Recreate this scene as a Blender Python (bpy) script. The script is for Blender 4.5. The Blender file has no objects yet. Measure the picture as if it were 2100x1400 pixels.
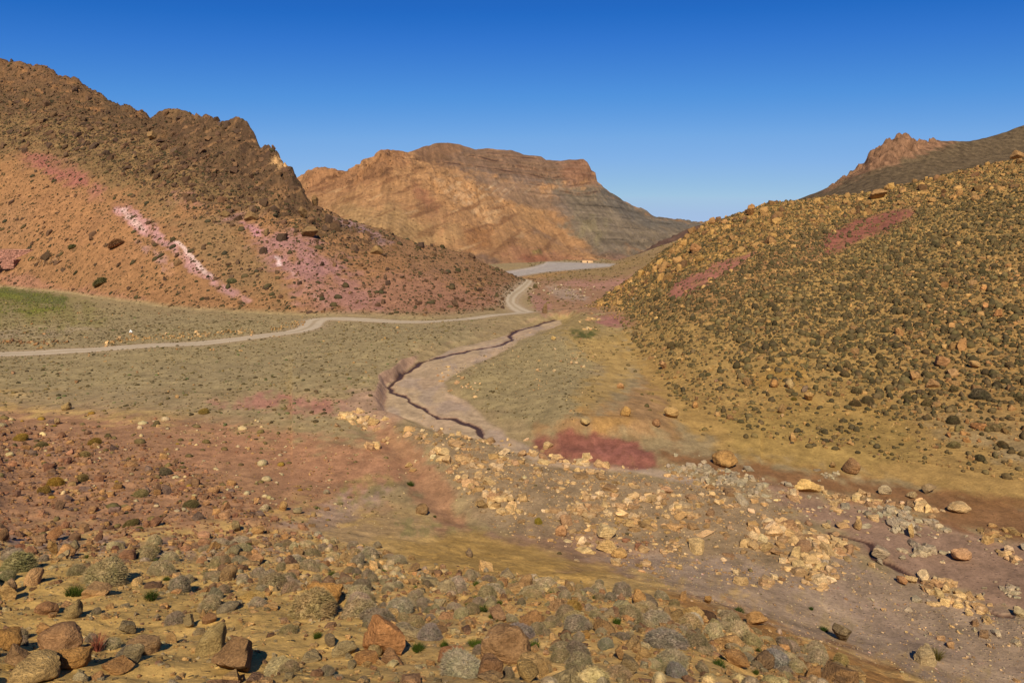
import bpy, bmesh, math, time
import numpy as np
from mathutils import Vector

T0 = time.time()
rng = np.random.default_rng(11)
F, HY, CX, ZC = 1500.0, 470.0, 1050.0, 20.0     # focal length in photo pixels, eye level row, centre column, eye height (m)
scene = bpy.context.scene
col = scene.collection

# ------------------------------------------------------------------ maths helpers
_perm = np.random.default_rng(5).permutation(4096).astype(np.int64)
_ang = np.random.default_rng(6).random(4096) * 2 * np.pi
_gx, _gy = np.cos(_ang), np.sin(_ang)

def perlin(x, y, seed=0):
    x = np.asarray(x, float); y = np.asarray(y, float)
    xi = np.floor(x).astype(np.int64); yi = np.floor(y).astype(np.int64)
    xf = x - xi; yf = y - yi
    u = xf * xf * xf * (xf * (xf * 6 - 15) + 10); v = yf * yf * yf * (yf * (yf * 6 - 15) + 10)
    def g(ix, iy, dx, dy):
        h = _perm[(_perm[(ix + seed * 57) & 4095] + iy) & 4095]
        return _gx[h] * dx + _gy[h] * dy
    a = g(xi, yi, xf, yf); b = g(xi + 1, yi, xf - 1, yf)
    c = g(xi, yi + 1, xf, yf - 1); d = g(xi + 1, yi + 1, xf - 1, yf - 1)
    return (a + u * (b - a) + v * ((c + u * (d - c)) - (a + u * (b - a)))) * 1.5

def fbm(x, y, octv=4, seed=0, gain=0.5):
    s = 0; a = 1.0; n = 0
    for k in range(octv):
        s = s + a * perlin(x * 2 ** k, y * 2 ** k, seed + 3 * k); n += a; a *= gain
    return s / n

def ridged(x, y, octv=4, seed=0):
    s = 0; a = 1.0; n = 0
    for k in range(octv):
        s = s + a * (1 - np.abs(perlin(x * 2 ** k, y * 2 ** k, seed + 5 * k))); n += a; a *= 0.55
    return s / n

def sstep(a, b, x):
    t = np.clip((x - a) / (b - a), 0, 1)
    return t * t * (3 - 2 * t)

def gsmooth(A, s, axis):
    if s <= 0: return A
    r = int(3 * s) + 1
    k = np.exp(-0.5 * (np.arange(-r, r + 1) / s) ** 2); k /= k.sum()
    pad = [(0, 0)] * A.ndim; pad[axis] = (r, r)
    B = np.pad(A, pad, mode='edge'); out = 0
    for i in range(2 * r + 1):
        sl = [slice(None)] * A.ndim; sl[axis] = slice(i, i + A.shape[axis])
        out = out + k[i] * B[tuple(sl)]
    return out

def lin(c):
    c = np.asarray(c, float) / 255.0
    return np.where(c <= 0.04045, c / 12.92, ((c + 0.055) / 1.055) ** 2.4)

def sdist(px, py, poly):
    """signed distance to a polygon, positive inside"""
    P = np.asarray(poly, float); n = len(P)
    d2 = np.full(px.shape, 1e18); inside = np.zeros(px.shape, bool)
    for i in range(n):
        ax, ay = P[i]; bx, by = P[(i + 1) % n]
        ex, ey = bx - ax, by - ay
        t = np.clip(((px - ax) * ex + (py - ay) * ey) / (ex * ex + ey * ey + 1e-12), 0, 1)
        d2 = np.minimum(d2, (px - ax - t * ex) ** 2 + (py - ay - t * ey) ** 2)
        cnd = ((ay > py) != (by > py))
        with np.errstate(divide='ignore', invalid='ignore'):
            xx = ax + (py - ay) / (by - ay + 1e-12) * ex
        inside ^= cnd & (px < xx)
    d = np.sqrt(d2)
    return np.where(inside, d, -d)

def ldist(px, py, line):
    P = np.asarray(line, float); d2 = np.full(px.shape, 1e18)
    for i in range(len(P) - 1):
        ax, ay = P[i]; bx, by = P[i + 1]; ex, ey = bx - ax, by - ay
        t = np.clip(((px - ax) * ex + (py - ay) * ey) / (ex * ex + ey * ey + 1e-12), 0, 1)
        d2 = np.minimum(d2, (px - ax - t * ex) ** 2 + (py - ay - t * ey) ** 2)
    return np.sqrt(d2)

def region(px, py, poly, feather):
    """0..1 soft polygon, evaluated only near it"""
    P = np.asarray(poly, float)
    out = np.zeros(px.shape)
    m = (px > P[:, 0].min() - feather * 2) & (px < P[:, 0].max() + feather * 2) & (py > P[:, 1].min() - feather * 2) & (py < P[:, 1].max() + feather * 2)
    if m.any():
        out[m] = sstep(-feather, feather, sdist(px[m], py[m], P))
    return out

def ipl(px, pts):
    P = np.asarray(pts, float)
    return np.interp(px, P[:, 0], P[:, 1])

def plan(pts, z=0.0):
    """photo points on the level z -> plan metres"""
    P = np.asarray(pts, float)
    d = F * (ZC - z) / (P[:, 1] - HY)
    return np.stack([(P[:, 0] - CX) / F * d, d], 1)

def proj(x, y, z):
    return CX + F * x / y, HY - F * (z - ZC) / y

# ------------------------------------------------------------------ node helpers
class NT:
    def __init__(s, mat):
        s.t = mat.node_tree; s.t.nodes.clear()
    def n(s, typ, **kw):
        nd = s.t.nodes.new(typ)
        for k, v in kw.items():
            if k.startswith('i_'):
                key = k[2:]
                key = int(key) if key.isdigit() else key.replace('_', ' ')
                nd.inputs[key].default_value = v
            else: setattr(nd, k, v)
        return nd
    def l(s, a, b): s.t.links.new(a, b)

def mixc(nt, a, b, fac, blend='MIX'):
    m = nt.n('ShaderNodeMix', data_type='RGBA', blend_type=blend)
    for sock, v in ((m.inputs[0], fac), (m.inputs[6], a), (m.inputs[7], b)):
        if hasattr(v, 'is_linked'): nt.l(v, sock)
        elif isinstance(v, (int, float)): sock.default_value = v
        else: sock.default_value = (*v, 1)
    return m.outputs[2]

def ramp(nt, src, stops):
    r = nt.n('ShaderNodeValToRGB')
    while len(r.color_ramp.elements) < len(stops): r.color_ramp.elements.new(0.5)
    for e, (p, c) in zip(r.color_ramp.elements, stops):
        e.position = p; e.color = (c, c, c, 1) if isinstance(c, (int, float)) else (*c, 1)
    nt.l(src, r.inputs[0])
    return r.outputs[0]

def finish(nt, colour, bump=None, strength=0.4, dist=0.1, rough=0.95, spec=0.15):
    p = nt.n('ShaderNodeBsdfPrincipled')
    p.inputs['Roughness'].default_value = rough
    p.inputs['Specular IOR Level'].default_value = spec
    nt.l(colour, p.inputs['Base Color'])
    if bump is not None:
        b = nt.n('ShaderNodeBump'); b.inputs['Strength'].default_value = strength; b.inputs['Distance'].default_value = dist
        nt.l(bump, b.inputs['Height']); nt.l(b.outputs[0], p.inputs['Normal'])
    o = nt.n('ShaderNodeOutputMaterial'); nt.l(p.outputs[0], o.inputs[0])

def new_mat(name):
    m = bpy.data.materials.new(name); m.use_nodes = True
    return m, NT(m)

def ground_mat(name, fine=6.0, amt=0.35, speck=0.5, bump=0.6, bdist=0.12, rough=0.96):
    m, nt = new_mat(name)
    a = nt.n('ShaderNodeAttribute', attribute_name='Col')
    tc = nt.n('ShaderNodeTexCoord')
    n1 = nt.n('ShaderNodeTexNoise', i_Scale=fine, i_Detail=9.0, i_Roughness=0.72); nt.l(tc.outputs['Object'], n1.inputs['Vector'])
    n2 = nt.n('ShaderNodeTexNoise', i_Scale=fine * 0.13, i_Detail=5.0, i_Roughness=0.6); nt.l(tc.outputs['Object'], n2.inputs['Vector'])
    v = nt.n('ShaderNodeTexVoronoi', i_Scale=fine * 0.9); nt.l(tc.outputs['Object'], v.inputs['Vector'])
    f1 = ramp(nt, n1.outputs[0], [(0.25, 1 - amt), (0.75, 1 + amt * 0.8)])
    c = mixc(nt, a.outputs[0], f1, 1.0, 'MULTIPLY')
    f2 = ramp(nt, n2.outputs[0], [(0.3, 1 - amt * 0.5), (0.7, 1 + amt * 0.5)])
    c = mixc(nt, c, f2, 1.0, 'MULTIPLY')
    # scattered pebbles: each cell its own tint
    vs = ramp(nt, v.outputs['Distance'], [(0.12, 1.0), (0.3, 0.0)])
    sep = nt.n('ShaderNodeSeparateColor'); nt.l(v.outputs['Color'], sep.inputs[0])
    tint = ramp(nt, sep.outputs[0], [(0.0, 0.45), (0.45, 0.8), (0.7, 1.15), (1.0, 1.75)])
    peb = mixc(nt, c, tint, 1.0, 'MULTIPLY')
    keep = ramp(nt, sep.outputs[1], [(0.55, 0.0), (0.6, 1.0)])
    mk = nt.n('ShaderNodeMath', operation='MULTIPLY'); nt.l(vs, mk.inputs[0]); nt.l(keep, mk.inputs[1])
    mk2 = nt.n('ShaderNodeMath', operation='MULTIPLY'); nt.l(mk.outputs[0], mk2.inputs[0]); mk2.inputs[1].default_value = speck
    c = mixc(nt, c, peb, mk2.outputs[0])
    v2 = nt.n('ShaderNodeTexVoronoi', i_Scale=fine * 4.2); nt.l(tc.outputs['Object'], v2.inputs['Vector'])
    s2 = nt.n('ShaderNodeSeparateColor'); nt.l(v2.outputs['Color'], s2.inputs[0])
    g1 = ramp(nt, v2.outputs['Distance'], [(0.15, 1.0), (0.4, 0.0)]); g2 = ramp(nt, s2.outputs[1], [(0.5, 0.0), (0.55, 0.8)])
    gm_ = nt.n('ShaderNodeMath', operation='MULTIPLY'); nt.l(g1, gm_.inputs[0]); nt.l(g2, gm_.inputs[1])
    c = mixc(nt, c, mixc(nt, c, ramp(nt, s2.outputs[0], [(0.0, 0.5), (0.5, 0.95), (1.0, 1.6)]), 1.0, 'MULTIPLY'), gm_.outputs[0])
    h = nt.n('ShaderNodeMath', operation='ADD'); nt.l(n1.outputs[0], h.inputs[0]); nt.l(mk.outputs[0], h.inputs[1])
    h2 = nt.n('ShaderNodeMath', operation='ADD'); nt.l(h.outputs[0], h2.inputs[0]); nt.l(n2.outputs[0], h2.inputs[1])
    finish(nt, c, h2.outputs[0], bump, bdist, rough, 0.1)
    return m

def stone_mat(name, per_object, scale=2.2):
    m, nt = new_mat(name)
    tc = nt.n('ShaderNodeTexCoord')
    if per_object:
        src = nt.n('ShaderNodeObjectInfo').outputs['Color']
        oi = nt.n('ShaderNodeObjectInfo')
        off = nt.n('ShaderNodeVectorMath', operation='SCALE'); off.inputs[0].default_value = (37.0, 91.0, 53.0); nt.l(oi.outputs['Random'], off.inputs['Scale'])
        ad = nt.n('ShaderNodeVectorMath', operation='ADD'); nt.l(tc.outputs['Object'], ad.inputs[0]); nt.l(off.outputs[0], ad.inputs[1])
        vec = ad.outputs[0]
    else:
        src = nt.n('ShaderNodeAttribute', attribute_name='Col').outputs[0]; vec = tc.outputs['Object']
    n1 = nt.n('ShaderNodeTexNoise', i_Scale=scale, i_Detail=8.0, i_Roughness=0.68); nt.l(vec, n1.inputs['Vector'])
    n2 = nt.n('ShaderNodeTexNoise', i_Scale=scale * 7, i_Detail=5.0, i_Roughness=0.7); nt.l(vec, n2.inputs['Vector'])
    mp = nt.n('ShaderNodeMapping'); mp.inputs['Scale'].default_value = (1, 1, 5.5); mp.inputs['Rotation'].default_value = (0.5, 0.3, 0); nt.l(vec, mp.inputs['Vector'])
    n3 = nt.n('ShaderNodeTexNoise', i_Scale=scale * 0.8, i_Detail=6.0, i_Roughness=0.6); nt.l(mp.outputs[0], n3.inputs['Vector'])
    c = mixc(nt, src, ramp(nt, n1.outputs[0], [(0.28, (0.72, 0.66, 0.62)), (0.5, (1.25, 1.22, 1.18)), (0.72, (1.6, 1.56, 1.46))]), 1.0, 'MULTIPLY')
    c = mixc(nt, c, ramp(nt, n2.outputs[0], [(0.32, 0.62), (0.68, 1.34)]), 1.0, 'MULTIPLY')
    c = mixc(nt, c, ramp(nt, n3.outputs[0], [(0.35, 0.78), (0.6, 1.1)]), 1.0, 'MULTIPLY')
    li = nt.n('ShaderNodeTexVoronoi', i_Scale=scale * 3.5); nt.l(vec, li.inputs['Vector'])
    ls = ramp(nt, li.outputs['Distance'], [(0.1, 1.0), (0.22, 0.0)])
    lk = ramp(nt, n1.outputs[0], [(0.52, 0.0), (0.62, 0.55)])
    mm = nt.n('ShaderNodeMath', operation='MULTIPLY'); nt.l(ls, mm.inputs[0]); nt.l(lk, mm.inputs[1])
    c = mixc(nt, c, (0.42, 0.37, 0.25), mm.outputs[0])
    h = nt.n('ShaderNodeMath', operation='ADD'); nt.l(n2.outputs[0], h.inputs[0]); nt.l(n3.outputs[0], h.inputs[1])
    h2 = nt.n('ShaderNodeMath', operation='MULTIPLY_ADD'); nt.l(n1.outputs[0], h2.inputs[0]); h2.inputs[1].default_value = 1.5; nt.l(h.outputs[0], h2.inputs[2])
    finish(nt, c, h2.outputs[0], 0.85, 0.16, 0.95, 0.1)
    return m

def plant_mat(name, per_object, scale=9.0):
    m, nt = new_mat(name)
    tc = nt.n('ShaderNodeTexCoord')
    src = nt.n('ShaderNodeObjectInfo').outputs['Color'] if per_object else nt.n('ShaderNodeAttribute', attribute_name='Col').outputs[0]
    n1 = nt.n('ShaderNodeTexNoise', i_Scale=scale, i_Detail=5.0, i_Roughness=0.7); nt.l(tc.outputs['Object'], n1.inputs['Vector'])
    n2 = nt.n('ShaderNodeTexNoise', i_Scale=scale * 0.2, i_Detail=3.0); nt.l(tc.outputs['Object'], n2.inputs['Vector'])
    c = mixc(nt, src, ramp(nt, n1.outputs[0], [(0.3, 0.55), (0.7, 1.35)]), 1.0, 'MULTIPLY')
    c = mixc(nt, c, ramp(nt, n2.outputs[0], [(0.35, (0.85, 0.9, 0.8)), (0.65, (1.12, 1.05, 1.05))]), 1.0, 'MULTIPLY')
    finish(nt, c, n1.outputs[0], 0.9, 0.1, 1.0, 0.05)
    return m

# ------------------------------------------------------------------ mesh helpers
def mesh_from(name, V, Q, C=None, mat=None, smooth=True, k=4):
    me = bpy.data.meshes.new(name)
    V = np.asarray(V, np.float32); Q = np.asarray(Q, np.int32)
    me.vertices.add(len(V)); me.vertices.foreach_set('co', V.ravel())
    n = len(Q); k = Q.shape[1]
    me.loops.add(n * k); me.loops.foreach_set('vertex_index', Q.ravel())
    me.polygons.add(n)
    me.polygons.foreach_set('loop_start', np.arange(0, n * k, k, dtype=np.int32))
    me.polygons.foreach_set('loop_total', np.full(n, k, np.int32))
    me.polygons.foreach_set('use_smooth', np.full(n, smooth, bool))
    me.update(calc_edges=True)
    if C is not None:
        a = me.color_attributes.new('Col', 'FLOAT_COLOR', 'POINT')
        RGBA = np.ones((len(V), 4), np.float32); RGBA[:, :3] = C
        a.data.foreach_set('color', RGBA.ravel())
    if mat: me.materials.append(mat)
    return me

def link(name, me, label=None, category=None, group=None, kind=None, parent=None):
    o = bpy.data.objects.new(name, me); col.objects.link(o)
    if label: o['label'] = label
    if category: o['category'] = category
    if group: o['group'] = group
    if kind: o['kind'] = kind
    if parent: o.parent = parent
    return o

def cells(x, y, seed=0):
    """cellular noise: distance to nearest point, second nearest, random value and offset of the nearest cell"""
    xi = np.floor(x).astype(np.int64); yi = np.floor(y).astype(np.int64)
    f1 = np.full(x.shape, 9.0); f2 = np.full(x.shape, 9.0); val = np.zeros(x.shape); ox = np.zeros(x.shape); oy = np.zeros(x.shape)
    for dx in (-1, 0, 1):
        for dy in (-1, 0, 1):
            h = _perm[(_perm[(xi + dx + seed * 91) & 4095] + yi + dy) & 4095]
            px = xi + dx + (h & 63) / 63.0; py = yi + dy + (h >> 6) / 63.0
            d = np.hypot(x - px, y - py); near_ = d < f1
            f2 = np.where(near_, f1, np.minimum(f2, d))
            val = np.where(near_, ((h * 2654435761) & 1023) / 1023.0, val); ox = np.where(near_, x - px, ox); oy = np.where(near_, y - py, oy)
            f1 = np.where(near_, d, f1)
    return f1, f2, val, ox, oy
def blocks(x, y, seed=0):
    """broken rock relief: each cell a tilted facet with its own height, -0.5..0.5"""
    f1, f2, v, ox, oy = cells(x, y, seed)
    a = v * 40.0
    return (v - 0.5) + 0.55 * (ox * np.cos(a) + oy * np.sin(a)) - 0.25 * sstep(0.12, 0.0, f2 - f1)

def desat(C, k):
    g = (C * np.array([.3, .59, .11])).sum(-1, keepdims=True)
    return g + (C - g) * k

class Paint:
    def __init__(s, px, py, base, nf=0.0):
        s.px, s.py, s.nf = px, py, nf
        s.C = np.broadcast_to(lin(base), px.shape + (3,)).copy()
    def warp(s, amp, wl, seed=0):
        s.wx = s.px + amp * fbm(s.px / wl, s.py / wl, 4, seed + 31)
        s.wy = s.py + amp * 0.6 * fbm(s.px / wl, s.py / wl, 4, seed + 77)
    def put(s, c, m):
        s.C += (lin(c) - s.C) * np.clip(m, 0, 1)[..., None]
    def poly(s, c, pts, feather=12, k=1.0, noise=0.0, nwl=30, seed=1, streak=(1, 1)):
        P_ = np.asarray(pts, float); m = np.zeros(s.px.shape)
        b_ = (s.wx > P_[:, 0].min() - feather * 3) & (s.wx < P_[:, 0].max() + feather * 3) & (s.wy > P_[:, 1].min() - feather * 3) & (s.wy < P_[:, 1].max() + feather * 3)
        if b_.any():
            nb = s.nf[b_] if hasattr(s.nf, 'shape') else 0.0
            m[b_] = sstep(-1.1, 1.1, sdist(s.wx[b_], s.wy[b_], P_) / feather + 3.0 * nb) * k
        if noise > 0:
            i = m > 0.002
            if i.any():
                nn = fbm(s.px[i] / nwl * streak[0], s.py[i] / nwl * streak[1], 4, seed)
                m[i] *= sstep(-0.25 / noise * 0.5, 0.25 + (1 - noise) * 0.1, nn + (1 - noise) * 0.3)
        s.put(c, m)
        return m

# ------------------------------------------------------------------ THE VALLEY HEIGHTFIELD
cols = np.unique(np.concatenate([np.linspace(-900, -60, 90), np.linspace(-60, 2160, 1060), np.linspace(2160, 3000, 90)]))
def lsp(a, b, n): return np.exp(np.linspace(np.log(a), np.log(b), n, endpoint=False))
D = np.concatenate([lsp(1.0, 9, 110), lsp(9, 45, 330), lsp(45, 70, 110), lsp(70, 165, 420), lsp(165, 450, 470), lsp(450, 620, 30)])
NR, NC = len(D), len(cols)
U = (cols - CX) / F
PX = np.broadcast_to(cols, (NR, NC)); DD = np.broadcast_to(D[:, None], (NR, NC))
X = DD * U; Y = DD.copy()

# near slope, per column knots (distance, height)
near = {
 -900: [(1, 18.3), (12, 14), (25, 11), (45, 9), (70, 7.5), (110, 6), (160, 4), (230, 2)],
 -300: [(1, 18.3), (12, 13), (22, 9.8), (36, 7), (64, 4), (85, 2.5), (120, 1.0), (160, 0.2)],
 0: [(1, 18.3), (8, 14.6), (13, 11.9), (20, 9.5), (29, 7.2), (36, 4.8), (48, 3.0), (64, 1.5), (80, .8), (110, .1)],
 350: [(1, 18.3), (8, 14.7), (12.5, 12.2), (20.5, 9.3), (29, 6.9), (35, 4.9), (42, 3.5), (55, 2.1), (70, .9), (86, .2)],
 700: [(1, 18.3), (8, 14.9), (12, 12.6), (16.5, 10.8), (23, 8.6), (33, 5.2), (41, 2.7), (50, .8), (57, .05)],
 1050: [(1, 18.3), (8, 14.9), (12, 12.6), (16.5, 10.8), (24, 8.0), (36, 3.6), (44, .9), (49, .05)],
 1400: [(1, 18.3), (8, 14.7), (13, 11.9), (19, 9.4), (27, 6.1), (33, 3.6), (40, 1.0), (44, .05)],
 1750: [(1, 18.3), (8, 14.2), (14, 10.9), (19, 8.2), (24, 5.6), (29, 3.0), (35, .3), (37, 0)],
 2100: [(1, 18.3), (8, 13.8), (15, 9.6), (21, 6.0), (27, 2.2), (31, .1), (33, 0)],
 3000: [(1, 18.3), (8, 14.2), (16, 10), (26, 5.5), (36, 2.5), (48, 1)],
}
ks = sorted(near)
Zk = np.stack([np.interp(np.log(D), np.log([a for a, _ in near[k]]), [b for _, b in near[k]]) for k in ks], 1)
Z = np.empty((NR, NC))
for r in range(NR): Z[r] = np.interp(cols, ks, Zk[r])
Z = gsmooth(Z, 5, 0); Z = gsmooth(Z, 25, 1)
nearH = Z.copy()

# left hill
L_ridge = [(-900, -60), (-300, 60), (0, 118), (35, 124), (70, 135), (110, 144), (120, 151), (150, 158), (180, 178), (200, 191), (230, 207), (245, 217), (270, 221),
 (290, 230), (310, 237), (325, 227), (345, 224), (370, 228), (400, 234), (430, 240), (460, 248), (480, 244), (500, 248), (512, 262), (525, 280), (535, 293), (550, 298),
 (562, 310), (575, 322), (582, 333), (600, 340), (607, 360), (617, 378), (625, 400), (631, 415), (640, 422), (652, 430), (680, 440), (720, 452), (780, 467), (833, 491), (893, 507),
 (963, 520), (993, 540), (1033, 554), (1067, 573), (1087, 581), (1110, 588), (3000, 588)]
L_rd = [(-900, 470), (0, 430), (300, 380), (500, 335), (630, 275), (800, 258), (960, 268), (1085, 283), (1110, 280), (3000, 280)]
L_toe = [(-900, 560), (0, 590), (150, 604), (250, 620), (400, 640), (640, 650), (740, 652), (880, 657), (960, 655), (1030, 645), (1045, 622), (1060, 600), (1087, 582), (1110, 588), (3000, 588)]
def hump(cols, toe_d, ridge_d, ridge_z, D, power, back, soft=False):
    """height over z=0 of a hill, per column: toe -> ridge -> back slope"""
    s = (D[:, None] - toe_d[None]) / np.maximum(ridge_d - toe_d, 1.0)[None]
    zs = gsmooth(ridge_z, 45, 0) if soft else ridge_z
    sc_ = np.clip(s, 0, 1)
    up = sc_ ** power * zs + (ridge_z - zs) * sc_ ** 5
    beyond = np.maximum(D[:, None] - ridge_d[None], 0)
    dn = ridge_z - back * beyond
    return np.where(s < 1, up, np.maximum(dn, 0))
lr_py = ipl(cols, L_ridge); lr_d = ipl(cols, L_rd)
lr_z = ZC - (lr_py - HY) / F * lr_d
lt_d = F * ZC / (ipl(cols, L_toe) - HY)
lr_z = np.where(cols > 1095, 0, np.maximum(lr_z, 0))
lt_d = np.minimum(lt_d, lr_d - 3)
Lh = np.maximum(hump(cols, lt_d, lr_d, lr_z, D, 1.12, 0.5, True), 0) * (cols < 1095)
Lmask = (Lh > 0.02) & (DD < lr_d[None] + 200) & (PX < 1095)

# right hill
R_ridge = [(1100, 660), (1180, 641), (1215, 624), (1250, 600), (1290, 571), (1330, 541), (1370, 507), (1400, 488), (1430, 469), (1455, 453), (1475, 449), (1500, 441), (1540, 428), (1580, 414),
 (1630, 409), (1700, 403), (1760, 397), (1800, 392), (1850, 378), (1883, 370), (1930, 361), (1967, 350), (2000, 344), (2040, 335), (2070, 328), (2100, 322), (2400, 285), (3000, 240)]
R_rd = [(1100, 165), (1180, 178), (1290, 200), (1455, 218), (1700, 228), (2100, 215), (3000, 190)]
R_toe = [(1100, 660), (1180, 642), (1230, 665), (1280, 705), (1320, 770), (1370, 850), (1450, 905), (1600, 960), (1800, 992), (2100, 1045), (2600, 1120), (3000, 1160)]
rr_d = ipl(cols, R_rd); rr_z = ZC - (ipl(cols, R_ridge) - HY) / F * rr_d
rr_z = np.where(cols < 1178, 0, np.maximum(rr_z, 0))
rt_d = np.minimum(F * ZC / (ipl(cols, R_toe) - HY), rr_d - 3)
rt_d = gsmooth(rt_d, 14, 0)
Rh = hump(cols, rt_d, rr_d, rr_z, D, 1.35, 0.35)
Rh = gsmooth(Rh, 3, 1)
Rmask = (Rh > 0.05) & (PX > 1178)

# rise across the middle of the valley, behind the right hill's tip
M_ridge = [(900, 570), (1050, 562), (1150, 553), (1240, 541), (1290, 529), (1390, 490), (1500, 470), (1700, 440), (3000, 420)]
M_rd = [(900, 325), (1050, 330), (1150, 352), (1240, 372), (1390, 388), (3000, 395)]
mr_d = ipl(cols, M_rd); mr_z = np.maximum(ZC - (ipl(cols, M_ridge) - HY) / F * mr_d, 0)
mt_d = ipl(cols, [(900, 300), (1090, 300), (1180, 260), (1300, 240), (3000, 240)])
Mh = hump(cols, mt_d, mr_d, mr_z, D, 1.3, 0.12)
Mh = gsmooth(gsmooth(Mh, 4, 0), 10, 1)

Z = np.maximum(np.maximum(nearH, 0), 0) + Lh + Rh + Mh * (Lh < 0.01)
# soften toes
Z = gsmooth(Z, 1.2, 0)
hillw = sstep(0.3, 4, Lh + Rh)
floorw = 1 - hillw
Z += floorw * 0.35 * fbm(X / 22, Y / 22, 3, 4) * sstep(20, 60, DD)

# the valley floor: terraces on both sides of the stream bed
bed_photo = [(1150, 655), (1110, 664), (1060, 680), (1000, 699), (945, 712), (885, 735), (835, 762), (797, 790), (796, 803), (790, 830), (800, 850), (853, 862), (900, 887), (967, 903), (1005, 914),
 (1060, 930), (1105, 950), (1200, 962), (1330, 975), (1440, 1000), (1440, 985), (1350, 962), (1240, 955), (1170, 950), (1125, 940), (1090, 918), (1040, 893), (1000, 860), (955, 828), (915, 803), (905, 785), (925, 768), (965, 752), (1015, 728), (1065, 703), (1090, 690), (1150, 664)]
bed_plan = plan(bed_photo)
wx = X + 0.8 * fbm(X / 6, Y / 8, 2, 8); wy = Y + 1.2 * fbm(X / 6, Y / 8, 2, 9)
sd_bed = np.full((NR, NC), -99.0)
bb = (DD > 50) & (DD < 175) & (PX > 600) & (PX < 1560)
sd_bed[bb] = sdist(wx[bb], wy[bb], bed_plan)
# left terrace has a cut bank; elsewhere a gentle lip
leftside = sstep(40, -40, PX - ipl(np.log(DD), [(np.log(80), 830), (np.log(115), 850), (np.log(140), 1000), (np.log(165), 1120)]))
terr_h = (0.4 + 0.9 * leftside * sstep(70, 85, DD)) * sstep(48, 70, DD) * sstep(190, 160, DD)
redb = sstep(1040, 1190, PX) * sstep(1420, 1310, PX) * sstep(66, 72, DD)
terr_h = terr_h * (1 + .15 * fbm(X / 4, Y / 4, 3, 52)) + 1.5 * redb * (1 - leftside)
lipw = 1.3 + 1.0 * (1 - leftside) + 3.5 * redb
terr = terr_h * sstep(0, 1, np.clip(-sd_bed / lipw, 0, 1)) * (bb | (DD < 1e9))
terr = terr * (1 - .8 * sstep(5, 26, -sd_bed))
Z += terr * floorw
# gully between the reddish slope and the debris fan
gul = plan([(760, 880), (790, 905), (850, 950), (880, 1000), (900, 1045), (935, 1075)])
gb = (DD > 40) & (DD < 85) & (PX > 600) & (PX < 1100)
gd = np.full((NR, NC), 99.0); gd[gb] = ldist(wx[gb], wy[gb], gul)
Z -= 0.55 * np.exp(-(gd / 1.5) ** 2)
# scarp under the red bank
redbank_p = [(1085, 905), (1150, 890), (1230, 893), (1310, 904), (1338, 925), (1350, 958), (1250, 955), (1160, 943), (1110, 930)]
# road bench and hill relief
road_photo = [(-400, 752), (-150, 739), (0, 729.5), (100, 723), (200, 717.5), (300, 711.5), (400, 704.5), (500, 694.5), (560, 687), (600, 681.5), (622, 676), (636, 670), (641, 664), (645, 658.5), (656, 655), (675, 653.6), (700, 653.5), (740, 655.5), (800, 659), (880, 661.5), (950, 659.5), (1020, 653), (1065, 647.5), (1078, 643.5),
 (1072, 637), (1056, 628), (1046, 620), (1048, 612), (1055, 603), (1066, 595), (1078, 586), (1085, 579)]
ridge_soft = np.exp(-((DD - lr_d[None]) / 40) ** 2)
# photo positions of the smooth surface: used to lay out materials on it
SX, SY = proj(X, Y, Z)
SXc = PX
crag_poly = [(300, 222), (500, 238), (560, 295), (635, 335), (650, 440), (600, 440), (540, 410), (470, 380), (420, 345), (340, 300), (280, 245)]
crag = region(SXc + 10 * fbm(X / 20, Y / 20, 3, 3), SY + 10 * fbm(X / 20, Y / 20, 3, 5), crag_poly, 14) * Lmask
top = region(SXc, SY + 14 * fbm(X / 25, Y / 25, 3, 15), [(-900, -100), (0, 80), (120, 120), (250, 195), (310, 220), (340, 300), (230, 265), (120, 230), (0, 235), (-900, 100)], 16) * Lmask
midc = region(SXc, SY + 18 * fbm(X / 22, Y / 22, 3, 16), [(-900, 100), (0, 190), (150, 220), (310, 260), (480, 340), (600, 420), (720, 460), (800, 500), (700, 520), (560, 470), (440, 450), (330, 400), (200, 340), (60, 300), (-900, 300)], 26) * Lmask
Z += (crag * 6.0 + top * 4.0) * (ridged((X + 0.6 * Z) / 17, (Y) / 26, 5, 2) - 0.72)
cm = (crag + top) > 0.01
bx, by = (X + 0.45 * Z)[cm], (Y - 0.3 * X)[cm]
qx = bx + 2.2 * fbm(bx / 6, by / 6, 3, 121); qy = by + 2.2 * fbm(bx / 6, by / 6, 3, 123)
Z[cm] += (crag + .75 * top)[cm] * (2.0 * blocks(qx / 11, qy / 15, 3) + 1.2 * blocks(qx / 4.4, qy / 6, 5) + .7 * blocks(qx / 1.8, qy / 2.6, 7))
hm_ = Lmask & (Lh > 2) & (crag + top < .5)
Z[hm_] += (.3 + 3.2 * midc[hm_]) * (0.7 * np.clip(blocks(X[hm_] / 3.2, Y[hm_] / 4.5, 11) - .22, 0, 1) * 2.2) * sstep(-.1, .3, fbm(X[hm_] / 18, Y[hm_] / 22, 3, 127))
Z += Lmask * (1 - crag) * (1 - top) * (1.0 * fbm(X / 14, Y / 30, 4, 21) + 0.25 * fbm(X / 2.5, Y / 2.5, 3, 23)) * sstep(0.5, 8, Lh)
Z += Rmask * (0.7 * fbm(X / 16, Y / 16, 4, 25) + 0.18 * fbm(X / 2.2, Y / 2.2, 3, 27)) * sstep(0.3, 4, Rh)
Z += (1 - hillw) * (0.10 * fbm(X / 3, Y / 3, 4, 33)) * sstep(30, 60, DD) * sstep(-1, 0.5, -sd_bed)
nf = sstep(0.3, 3, nearH)
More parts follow.
